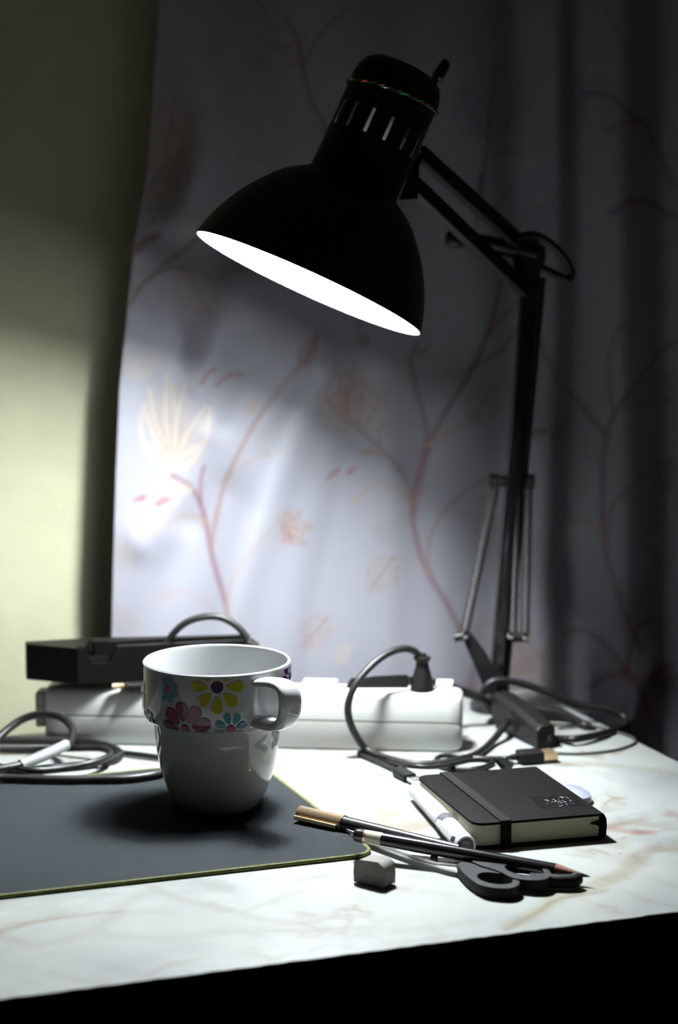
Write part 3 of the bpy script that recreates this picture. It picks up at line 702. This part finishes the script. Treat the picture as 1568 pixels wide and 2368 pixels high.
for t_,zl,zh,ww in ((0,.0010,.0150,.0125),(.003,.0004,.0160,.0140),(.030,.0008,.0205,.0160),(.058,.0015,.0240,.0155),(.064,.0060,.0240,.012)):
    c_=n0+ax_*t_
    row=[c_+Z*zl+an*.0015,c_+Z*(zl+.0012),c_+Z*(zh-.003)-an*.0005,c_+Z*zh+an*.003,c_+an*(ww-.003)+Z*zh,c_+an*ww+Z*(zh-.003),c_+an*ww+Z*(zl+.0012),c_+an*(ww-.0015)+Z*zl]
    secs.append(row)
n=8; sw.v+=[p for r_ in secs for p in r_]
for i in range(4):
    for j in range(n): sw.f.append((i*n+j,i*n+(j+1)%n,(i+1)*n+(j+1)%n,(i+1)*n+j)); sw.m.append(0)
sw.f.append(tuple(range(n))[::-1]); sw.m.append(0); sw.f.append(tuple(4*n+j for j in range(n))); sw.m.append(0)
swo=sw.build('inline_switch',M['plug'],cd,bevel=.0006,angle=50)
b=MB(); c_=n0+ax_*.033+Z*.0115; b.lathe([(0,-.002),(.0075,-.002),(.0075,.0008),(.006,.0016),(0,.0018)],c_,-an,n=28); b.build('dial',M['plug'],swo)
b=MB(); p=[n0+an*.007+Z*.007,R(1290,1708,1.412),T(1330,1709,.0045),T(1385,1699,.0035),R(1425,1688,1.440),R(1447,1676,1.452),R(1440,1655,1.460),R(1405,1640,1.462),R(1345,1632,1.462),R(1290,1610,1.462),R(1235,1590,1.462),R(1180,1575,1.460),R(1140,1576,1.458),R(1119,1596,1.458),R(1118,1622,1.460),R(1135,1645,1.475)]
b.tube(p,.0025,n=12); b.build('cable',M['cable'],cd)
# ================================================================ FLAT PLUG with cable
fl=R(870,1600,1.405); fl.z=TZ+.0378
fpg=thing('flat_plug','flat black angled plug on right half of the white strip with thick cable','plug',fl)
b=MB(); pl=[(812,1568),(848,1566),(868,1563),(942,1560),(944,1590),(895,1600),(895,1610),(800,1610),(797,1592)]
b.prism([R(x,y,1.4055) for x,y in pl],[R(x,y,1.422) for x,y in pl]); b.build('plug_body',M['plug'],fpg,bevel=.0016,seg=3)
b=MB(); b.tube([R(938,1574,1.414),R(985,1577,1.425),R(1020,1585,1.436),R(1065,1598,1.448),R(1110,1614,1.452),T(1160,1640,.010),T(1210,1650,.006),T(1270,1654,.004),T(1320,1662,.003),T(1350,1676,.0032),R(1372,1690,1.447),R(1340,1672,1.452),R(1300,1650,1.455),R(1240,1640,1.456),R(1190,1632,1.456)],.0030,n=12); b.build('cable',M['cable'],fpg)
# third loop lying on table at right
b=MB(); b.tube([T(1285,1742,.0012),T(1340,1743,.001),T(1400,1738,.001),T(1440,1730,.001),T(1468,1718,.001),T(1462,1706,.001),T(1430,1694,.001),T(1395,1684,.001),T(1360,1680,.001),T(1290,1684,.001)],.0009,n=8)
tag(b.build('thin_wire',M['cablethin'],loc=T(1400,1738)),'thin grey wire curving over table right of the lamp switch','wire')
# ================================================================ USB CABLE
ub=thing('usb_cable','thin black usb cable with metal-ended plug behind the notebook','cable',T(1200,1752))
a0=T(1198,1750,.0045); a1=T(1252,1746,.0045); a2=T(1284,1744,.0045); ud=(a1-a0).normalized(); un=Vector((-ud.y,ud.x,0))
b=MB(); b.box((a0+a1)/2,ud*(a1-a0).length/2,un*.006,Z*.0036); b.tube([a0-ud*.005,a0+ud*.001],.0022,n=10,curve=False); b.build('usb_housing',M['plug'],ub,bevel=.0012)
b=MB(); b.box((a1+a2)/2,ud*(a2-a1).length/2,un*.0055,Z*.0022); o_=b.build('usb_connector',M['gold'],ub,bevel=.0003); o_['label']='tan metal connector end'
b=MB(); b.tube([a0-ud*.004,T(1170,1753,.002),T(1110,1754,.002),T(1060,1748,.002),T(1022,1748,.0025),T(1008,1757,.0025),T(1012,1769,.002),T(1035,1776,.002),T(1080,1780,.002),T(1110,1777,.002),T(1140,1762,.002),T(1090,1758,.0045),T(1020,1772,.0055),T(960,1772,.0065),T(910,1760,.0030),T(868,1745,.0018),T(840,1738,.0018),T(832,1744,.0016),T(862,1758,.0016),T(900,1774,.0018),T(925,1786,.0022)],.0016,n=10); b.build('cable',M['cable'],ub)
m0=T(920,1783,.003); m1=T(950,1799,.003); m2=T(966,1808,.003); md=(m1-m0).normalized(); mn=Vector((-md.y,md.x,0))
b=MB(); b.box((m0+m1)/2,md*(m1-m0).length/2,mn*.0042,Z*.0026); b.build('micro_housing',M['plug'],ub,bevel=.0012)
b=MB(); b.box((m1+m2)/2,md*(m2-m1).length/2,mn*.0030,Z*.0012); b.build('micro_connector',M['chrome'],ub,bevel=.0003)
# ================================================================ LEFT COILED CORD
lc=thing('coiled_cord','coiled black cord with silver label sleeve at left behind the mat','cord',T(120,1740))
b=MB(); b.tube([T(-60,1745,.003),R(-20,1720,1.375),R(20,1685,1.385),R(55,1662,1.390),R(95,1652,1.388),R(138,1658,1.380),R(165,1680,1.370),R(166,1706,1.358),R(152,1724,1.346),R(100,1748,1.332),R(50,1768,1.322),R(0,1778,1.315),R(-50,1785,1.31)],.0026,n=12); b.build('cable',M['cable'],lc)
b=MB(); p=catmull([R(154,1722,1.3465),R(102,1747,1.3325),R(48,1769,1.3215)],12); b.tube(p,.0034,n=16,mi=0,curve=False)
t_=(p[-1]-p[0]); L_=t_.length
for i in range(26):   # printed lines around the label
    s0=p[0]+t_*(.12+.03*i*.95); 
    b.tube([s0,s0+t_.normalized()*(.0006 if i%3 else .0011)],.00346,n=16,mi=1,curve=False)
o_=b.build('label_sleeve',[M['labelsilver'],M['labelprint']],lc); o_['label']='silver printed label sleeve'
b=MB(); b.tube([T(-40,1712,.003),T(60,1712,.003),T(150,1712,.003),T(205,1716,.003),T(252,1727,.003),T(278,1742,.003),T(258,1757,.003),T(200,1768,.003),T(120,1776,.003),T(0,1788,.003),T(-40,1790,.003)],.0026,n=12); b.build('cable',M['cable'],lc)
b=MB(); b.tube([T(-30,1768,.003),T(60,1781,.0075),T(140,1777,.0065),T(215,1763,.008),T(255,1747,.008),T(240,1732,.008),T(190,1730,.0065),T(100,1733,.003),T(0,1733,.003)],.0022,n=12); b.build('cable',M['cable'],lc)
b=MB(); b.tube([T(285,1741,.0025),T(330,1746,.0025),T(372,1751,.0025),T(450,1752,.0025),T(520,1746,.0025)],.0018,n=12); b.build('cable',M['cable'],lc)
b=MB(); b.tube([T(-60,1797,.0075),T(0,1798,.0055),T(60,1800,.0052),T(140,1802,.0052),T(220,1801,.0052),T(290,1800,.0052),T(335,1795,.0052),T(370,1788,.0052),T(430,1772,.0030),T(480,1762,.003)],.0024,n=12); b.build('cable',M['cable'],lc)
b=MB(); b.tube([T(225,1775,.001),T(258,1765,.001),T(268,1752,.001),T(258,1742,.001)],.001,n=8)
tag(b.build('thin_wire',M['cablethin'],loc=T(250,1765)),'short thin wire end curling beside the coiled cord, left of mug','wire')
# ================================================================ NOTEBOOK
nbh=.0150
# corner measurements give frame
na=math.radians(16); nu_=Vector((math.cos(na),math.sin(na),0)); nv_=Vector((-math.sin(na),math.cos(na),0))
nf=T(1095,1906,nbh); nf.z=TZ; NW=.0760; NL=.1030
# centre the rectangle on the measured quad
quad=[T(970,1795,nbh),T(1245,1768,nbh),T(1390,1883,nbh),T(1095,1906,nbh)]
cc=sum(quad,Vector())/4; cc.z=TZ
nu0=-NW/2; nv0=-NL/2
nk=thing('notebook','small black hardcover notebook with elastic strap and cream pages beside white marker','notebook',cc)
def NP(u,v,z): return cc+nu_*u+nv_*v+Z*z
def nrect(u0,u1,v0,v1,rl,rr,z,n=6):
    P=[]
    for (cu,cv,a0,q,r) in ((u1,v0,-90,(-1,1),rr),(u1,v1,0,(-1,-1),rr),(u0,v1,90,(1,-1),rl),(u0,v0,180,(1,1),rl)):
        for k_ in range(n+1):
            a=math.radians(a0+90*k_/n); P.append(NP(cu+q[0]*r+r*math.cos(a),cv+q[1]*r+r*math.sin(a),z))
    return P
hw,hl=NW/2,NL/2
b=MB()
b.prism(nrect(-hw,hw-.001,-hl,hl,.007,.0012,.0003),nrect(-hw,hw-.001,-hl,hl,.007,.0012,.0017),0)
b.prism(nrect(-hw,hw-.001,-hl,hl,.007,.0012,nbh-.0014),nrect(-hw,hw-.001,-hl,hl,.007,.0012,nbh),0)
sec=[(hw-.003,.0003),(hw-.0005,.0006),(hw+.0010,.003),(hw+.0014,.0075),(hw+.0010,.012),(hw-.0005,nbh-.0003),(hw-.003,nbh),(hw-.003,nbh-.0012),(hw-.0012,.012),(hw-.0006,.0075),(hw-.0012,.003),(hw-.003,.0015)]
b.prism([NP(a,-hl,c) for a,c in sec],[NP(a,hl,c) for a,c in sec],0)
sec2=[(hw-.0018,.0105),(hw-.0058,.0100),(hw-.0080,.0092),(hw-.0045,.0085),(hw-.0018,.0065)]
b.prism([NP(a,-hl+.0005,c) for a,c in sec2],[NP(a,-hl+.01,c) for a,c in sec2],0)
cov=b.build('cover',[M['leather']],nk,bevel=.0004,smooth=True)
b=MB(); b.prism(nrect(-hw+.0004,hw-.0022,-hl+.002,hl-.002,.006,.0008,.0018),nrect(-hw+.0004,hw-.0022,-hl+.002,hl-.002,.006,.0008,nbh-.0015)); b.build('pages',M['paper'],nk)
# embossed mark
b=MB(); eu0,eu1,ev0,ev1=.004,.033,-.041,-.028
eq=[T(1222,1843,nbh),T(1326,1838,nbh),T(1350,1863,nbh),T(1252,1871,nbh)]
ez=nbh+.00005
b.add([Vector((p.x,p.y,TZ+ez)) for p in eq],[(0,3,2,1)],0)
def EQ(a,c,z): 
    t0=eq[0]*(1-a)+eq[1]*a; t1=eq[3]*(1-a)+eq[2]*a; p=t0*(1-c)+t1*c; return Vector((p.x,p.y,TZ+z))
tv,tf=text_geo('BERTA',1.0)
xs=[p.x for p in tv]; 
for body,(cy0,hh),(x0,x1) in (("SKETCH",(.28,.28),(.12,.80)),("NOTES",(.62,.30),(.18,.78))):
    tv,tf=text_geo(body,1.0); mx0=min(p.x for p in tv); mx1=max(p.x for p in tv); my0=min(p.y for p in tv); my1=max(p.y for p in tv)
    pass
for i in range(34):     # raised scrollwork of the crest, no legible lettering in photo
    a=.22+.58*rng.rand(); c=.15+.75*rng.rand(); l=.03+.05*rng.rand()
    b.tube([EQ(a,c,nbh+.0001),EQ(a+l*.5,c+.06*rng.randn(),nbh+.00035),EQ(a+l,c+.10*rng.randn(),nbh+.0001)],.00028,n=5,mi=1,sub=3)
b.build('embossed_mark',[M['emboss'],M['embosslight']],nk)
# elastic strap round the covers
b=MB(); ea=-hw+.0150; ew=.0060
e0=NP(ea,0,0)
for u0,u1 in ((ea,ea+ew),):
    for zlo,zhi,v0,v1 in ((nbh,nbh+.0007,-hl-.0008,hl+.0008),(.0,.0003,-hl-.0008,hl+.0008)):
        b.box(NP((u0+u1)/2,(v0+v1)/2,(zlo+zhi)/2),nu_*(u1-u0)/2,nv_*(v1-v0)/2,Z*(zhi-zlo)/2,0)
    for vv in (-hl-.0006,hl+.0006): b.box(NP((u0+u1)/2,vv,nbh/2+.0003),nu_*(u1-u0)/2,nv_*.0004,Z*(nbh/2),0)
    for i in range(4):
        uu=u0+.0009+i*(ew-.0018)/3; b.box(NP(uu,0,nbh+.00075),nu_*.00022,nv_*(hl),Z*.00012,1)
        b.box(NP(uu,-hl-.0011,nbh/2),nu_*.00018,nv_*.00008,Z*(nbh/2-.001),0)
b.build('elastic_strap',[M['elastic'],M['elasticlight']],nk)
b=MB(); r0_=T(1178,1772,.006); r1_=T(1158,1757,.004); r2_=T(1148,1750,.001); wv=Vector((.0028,.0006,0))
rp=[NP(.006,hl-.006,.007),r0_,r1_,r2_]
vs=[];
for p in rp: vs+=[p-wv,p+wv,p+wv+Z*.0004,p-wv+Z*.0004]
fs=[]
for i in range(3):
    for j in range(4): fs.append((i*4+j,i*4+(j+1)%4,(i+1)*4+(j+1)%4,(i+1)*4+j))
fs+=[(3,2,1,0),(12,13,14,15)]
b.add(vs,fs); b.build('ribbon_bookmark',M['elastic'],nk)
# pale object behind
pc=T(1328,1848); b=MB()
b.lathe([(0,0),(.0075,.0),(.0085,.0015),(.0080,.0045),(.0055,.0062),(0,.0066)],pc,n=32)
po=b.build('plastic_cap',M['pale'],loc=pc); 
for v_ in po.data.vertices: v_.co.y*=1.9; 
po.rotation_euler=(0,0,math.radians(18)); tag(po,'small pale lilac rounded plastic piece behind the notebook spine','plastic piece')
# ================================================================ cylinder items
def axis_item(p0,p1):
    t=(p1-p0).normalized(); s2=t.cross(Z).normalized(); return t,s2,s2.cross(t)
def wrap_text(b,body,size,c,t,s2,u2,r,ang,mi,flip=1,stretch=1):
    tv,tf=text_geo(body,size)
    vs=[]
    for q in tv:
        a=ang+q.y/r*1.0
        vs.append(c+t*(q.x*stretch*flip)+(s2*math.sin(a)*flip+u2*math.cos(a))*(r+.00012))
    b.add(vs,tf,mi)
# marker
rm=.0056; m0=T(963,1827,rm); m1=T(1078,1957,rm); t,s2,u2=axis_item(m0,m1); L=(m1-m0).length
m0.z=m1.z=TZ+rm+.0002
mk=thing('marker','white felt marker with grey band lying against the notebook\'s left side','marker',(m0+m1)/2-Z*rm)
b=MB(); b.lathe([(0,0),(rm*.8,.0003),(rm*.93,.002),(rm*.94,L*.60)],m0,t,n=40,mi=0)
mid=m0+t*L*.30
# s2 = t x Z; camera-facing side is the one with negative y
sg=1 if s2.y<0 else -1
wrap_text(b,'TRAVELER',.0046,m0+t*L*.26,-t,s2*sg,u2,rm*.94,-.05,1)
wrap_text(b,'fine line',.0026,m0+t*L*.18,-t,s2*sg,u2,rm*.94,-.75,1)
for i in range(4): 
    c_=m0+t*(L*.49+.0009*i); a=-.45
    b.add([c_+(s2*sg*math.sin(q)+u2*math.cos(q))*(rm*.94+.00015)+t*w2 for q,w2 in ((-.5,0),(-.5,.0006),(.35,.0006),(.35,0))],[(0,1,2,3)],1)
b.build('barrel',[M['markerwhite'],M['markerprint']],mk,angle=50)
b=MB(); b.lathe([(rm*.94,L*.595),(rm*1.01,L*.60),(rm*1.01,L*.675),(rm*.9,L*.68)],m0,t,n=40); b.build('grey_band',M['markergrey'],mk)
b=MB(); b.lathe([(rm*.9,L*.672),(rm*.97,L*.675),(rm*1.0,L*.70),(rm*1.0,L*.985),(rm*.96,L*1.0),(rm*.78,L*1.0),(rm*.76,L*.995)],m0,t,n=40); b.build('cap',M['markerwhite'],mk,angle=50)
b=MB(); b.lathe([(rm*.79,L*.996),(0,L*.996)],m0,t,n=40,mi=0)
tv,tf=text_geo('13',.0052); c_=m0+t*(L*.996+.0001)
rx=(-s2*sg); rx=s2*1.0
right=-(t.cross(Z)).normalized()  # as seen from beyond the end
an2=math.radians(75); e1=right*math.cos(an2)+u2*math.sin(an2); e2=-right*math.sin(an2)+u2*math.cos(an2)
b.add([c_+e1*q.x+e2*q.y for q in tv],tf,1); b.build('cap_end',[M['markerend'],M['markernum']],mk).__setitem__('label','dark number disc on cap end')
b=MB(); so=s2*sg*.80+u2*.35; so.normalize(); c0=m0+t*L*.66+so*(rm*1.12); c1=m0+t*L*.95+so*(rm*1.15); sx=t.cross(so)
b.box((c0+c1)/2,t*(L*.145),so*.0013,sx*.0016); b.build('clip',M['markerwhite'],mk,bevel=.0004)
# gold-capped pen
rp_=.0043; g0=T(692,1880,rp_+MT); g1=T(1062,1966,rp_); 
g1.z=TZ+rp_+.0002; t,s2,u2=axis_item(g0,g1); L=(g1-g0).length; sg=1 if s2.y<0 else -1
pn=thing('brush_pen','black pen with champagne gold cap reaching onto the desk mat','pen',(g0+g1)/2-Z*rp_)
def fr(px0,px1,px_): return (px_-px0)/(px1-px0)
Lg=L*fr(692,1062,800)
b=MB(); b.lathe([(0,0),(rp_*.85,0),(rp_,.0008),(rp_,Lg*.93),(rp_*1.08,Lg*.95),(rp_*1.08,Lg),(rp_*.8,Lg)],g0,t,n=36)
o_=b.build('cap',M['gold'],pn,angle=40); o_['label']='champagne gold metal cap'
b=MB(); so=(s2*sg*1.0-u2*.25).normalized(); sx=t.cross(so); b.box(g0+t*Lg*.47+so*(rp_*1.22),t*Lg*.46,so*.0006,sx*.0013); b.build('clip',M['gold'],pn,bevel=.0003)
b=MB(); b.lathe([(rp_*.8,Lg*.99),(rp_*.98,Lg),(rp_*.95,Lg*1.1),(rp_*.85,Lg*2.2),(rp_*.7,L),(0,L+.0006)],g0,t,n=36,mi=0)
tv_c=g0+t*L*fr(692,1062,966)
wrap_text(b,'ESTINCIS LCEN',.0027,tv_c,t,s2*sg,u2,rp_*.86,-.15-.0,1,stretch=.95)
b.build('barrel',[M['penblack'],M['goldprint']],pn,angle=40)
# pencil
rq=.0037; p0=T(818,1930,.0125); p1=T(1364,2027,.0052); t,s2,u2=axis_item(p0,p1); L=(p1-p0).length; sg=1 if s2.y<0 else -1
pcl=thing('pencil','glossy black pencil with cream band lying across pen and scissors','pencil',(p0+p1)/2)
b=MB(); Lb=L*.862
b.lathe([(0,0),(rq*.6,.0002),(rq*.92,.0012),(rq,.003),(rq,L*.048),(rq*1.01,L*.049),(rq*1.01,L*.058),(rq*1.005,L*.059),(rq*1.005,L*.125),(rq,L*.126),(rq,Lb)],p0,t,n=6*5,mis=[0,0,0,0,2,2,2,1,1,0],mi=0)
wrap_text(b,'LOX\nLUX',.0030,p0+t*L*.092,t,s2*sg,u2,rq*1.01,-.55,4,stretch=.9)
wrap_text(b,'COLORFINELINER  PENCIL',.0030,p0+t*L*.285,t,s2*sg,u2,rq,-.45,3,stretch=.92)
wrap_text(b,'MONOFINESTERS',.0028,p0+t*L*.49,t,s2*sg,u2,rq,-.6,3,stretch=.9)
wrap_text(b,'001',.0028,p0+t*L*.64,t,s2*sg,u2,rq,-.6,3,stretch=.9)
b.build('shaft',[M['pencilbody'],M['pencilcream'],M['gold'],M['pencilprint'],M['pencilink']],pcl,angle=40)
b=MB(); b.lathe([(rq,Lb),(rq*.98,Lb+.0005),(rq*.33,L*.965)],p0,t,n=30); o_=b.build('sharpened_wood',M['wood'],pcl); o_['label']='reddish bare wood cone'
b=MB(); b.lathe([(rq*.33,L*.965),(.0003,L),(0,L+.0002)],p0,t,n=20); b.build('lead',M['lead'],pcl)
# ================================================================ SCISSORS
sc=thing('scissors','small scissors with black plastic handles lying under the pencil','scissors',T(1005,1990))
def plate(pts,h0,h1,name,m_,hole=None,bev=.0008,seg=3,par=sc):
    """flat plate; outline in pixel columns at height h1"""
    top=[T(x,y,h1) for x,y in pts]
    if hole:
        N=48; cxh,cyh,rx_,ry_,rot=hole; hp=[]
        c=T(cxh,cyh,h1); ex=T(cxh+rx_,cyh+rot,h1)-c; ey=T(cxh,cyh-ry_,h1)-c
        ang0=[]
        out=catmull(top+[top[0]],6)[:-1]
        # resample outline by angle about hole centre in hole-normalised space
        A=np.array([[ex.x,ey.x],[ex.y,ey.y]]); Ai=np.linalg.inv(A)
        def loc(p): q=Ai@np.array([p.x-c.x,p.y-c.y]); return q
        seg_=out+[out[0]]; tops=[]; ins=[]
        for k_ in range(N):
            a=2*math.pi*k_/N; d=np.array([math.cos(a),math.sin(a)]); best=None
            for i in range(len(seg_)-1):
                q0=loc(seg_[i]); q1=loc(seg_[i+1]); e_=q1-q0; den=d[0]*e_[1]-d[1]*e_[0]
                if abs(den)<1e-9: continue
                tt=(q0[0]*e_[1]-q0[1]*e_[0])/den; ss=(q0[0]*d[1]-q0[1]*d[0])/den
                if tt>1.02 and -1e-6<=ss<=1+1e-6 and (best is None or tt>best): best=tt
            if best is None: best=1.25
            w2=A@(d*best); tops.append(Vector((c.x+w2[0],c.y+w2[1],TZ+h1))); w3=A@d; ins.append(Vector((c.x+w3[0],c.y+w3[1],TZ+h1)))
        dz_=Z*(h1-h0); b=MB(); n=N
        vs=tops+ins+[p-dz_ for p in tops]+[p-dz_ for p in ins]; fs=[]
        for i in range(n):
            j=(i+1)%n
            fs+=[(i,j,n+j,n+i),(2*n+i,3*n+i,3*n+j,2*n+j),(i,2*n+i,2*n+j,j),(n+i,n+j,3*n+j,3*n+i)]
        b.add(vs,fs)
    else:
        b=MB(); b.prism([p-Z*(h1-h0) for p in top],top)
    return b.build(name,m_,par,bevel=bev,seg=seg)
hA=plate([(1054,1998),(1072,1990),(1100,1998),(1145,2008),(1178,2018),(1199,2032),(1203,2044),(1185,2053),(1150,2053),(1112,2046),(1080,2026)],.0006,.0066,'handle',M['handle'],hole=(1145,2030,40,12.5,5))
hB=plate([(1085,1988),(1130,1984),(1190,1986),(1240,1994),(1268,2008),(1276,2024),(1258,2034),(1220,2034),(1185,2028),(1150,2012),(1110,2000)],.0016,.0076,'handle',M['handle'],hole=(1213,2009,44,13,5))
b=MB(); b.tube([T(1225,2034,.0046),T(1262,2036,.0043),T(1300,2038,.0042),T(1326,2037,.0042),T(1334,2032,.0044)],.0036,n=14); b.build('finger_hook',M['handle'],hB)
plate([(784,1911),(800,1913),(860,1933),(940,1960),(1000,1980),(1060,1998),(1075,2007),(1060,2014),(1030,2007),(960,1987),(880,1958),(815,1924)],.0024,.0036,'blade',M['blade'],bev=.0002,seg=1)
plate([(800,1916),(880,1942),(960,1966),(1010,1976),(1090,1986),(1100,1996),(1075,2001),(1010,1994),(960,1980),(860,1944)],.0037,.0050,'blade',M['blade'],bev=.0002,seg=1)
b=MB(); b.lathe([(.0022,.0),(.0024,.0008),(.0018,.0015),(0,.0018)],T(1003,1986,.0050),n=20); b.build('screw',M['chrome'],sc)
# ================================================================ ERASER
ec=(T(818,2040)+T(890,2057))/2; ed=(T(890,2057)-T(818,2040)).normalized(); en=Vector((-ed.y,ed.x,0))
hwE=(T(890,2057)-T(818,2040)).length/2; b=MB()
sect=[(-hwE,.0004),(hwE*1.0,.0004),(hwE*1.03,.0065),(hwE*.97,.0112),(hwE*.55,.0136),(-hwE*.6,.0128),(-hwE*.98,.0108),(-hwE*1.02,.005)]
ctr=ec+en*.005
b.prism([ctr+ed*a+Z*c-en*.005 for a,c in sect],[ctr+ed*a*.93+Z*c*(1.04)+en*.005 for a,c in sect])
tag(b.build('eraser',M['eraser'],loc=Vector((ctr.x,ctr.y,TZ)),bevel=.0018,seg=3),'small worn grey eraser standing on the table in front of the scissors','eraser')
# ================================================================ LIGHT, CAMERA
w=bpy.data.worlds.new('room'); S.world=w; w.use_nodes=True; bg=w.node_tree.nodes['Background']
bg.inputs[0].default_value=(1.0,.66,.52,1); bg.inputs[1].default_value=.016
cam=bpy.data.cameras.new('camera'); co=bpy.data.objects.new('camera',cam); COL.objects.link(co); S.camera=co
cam.sensor_fit='VERTICAL'; cam.sensor_height=24; cam.lens=F/2368*24
co.location=(0,0,TZ+CH); co.rotation_euler=(math.radians(90)-PITCH,0,0)
cam.clip_start=.02; cam.dof.use_dof=True; cam.dof.focus_distance=1.235; cam.dof.aperture_fstop=4.0
S.view_settings.view_transform='Standard'; S.view_settings.look='None'; S.view_settings.gamma=1; S.view_settings.exposure=0; S.view_settings.use_curve_mapping=False
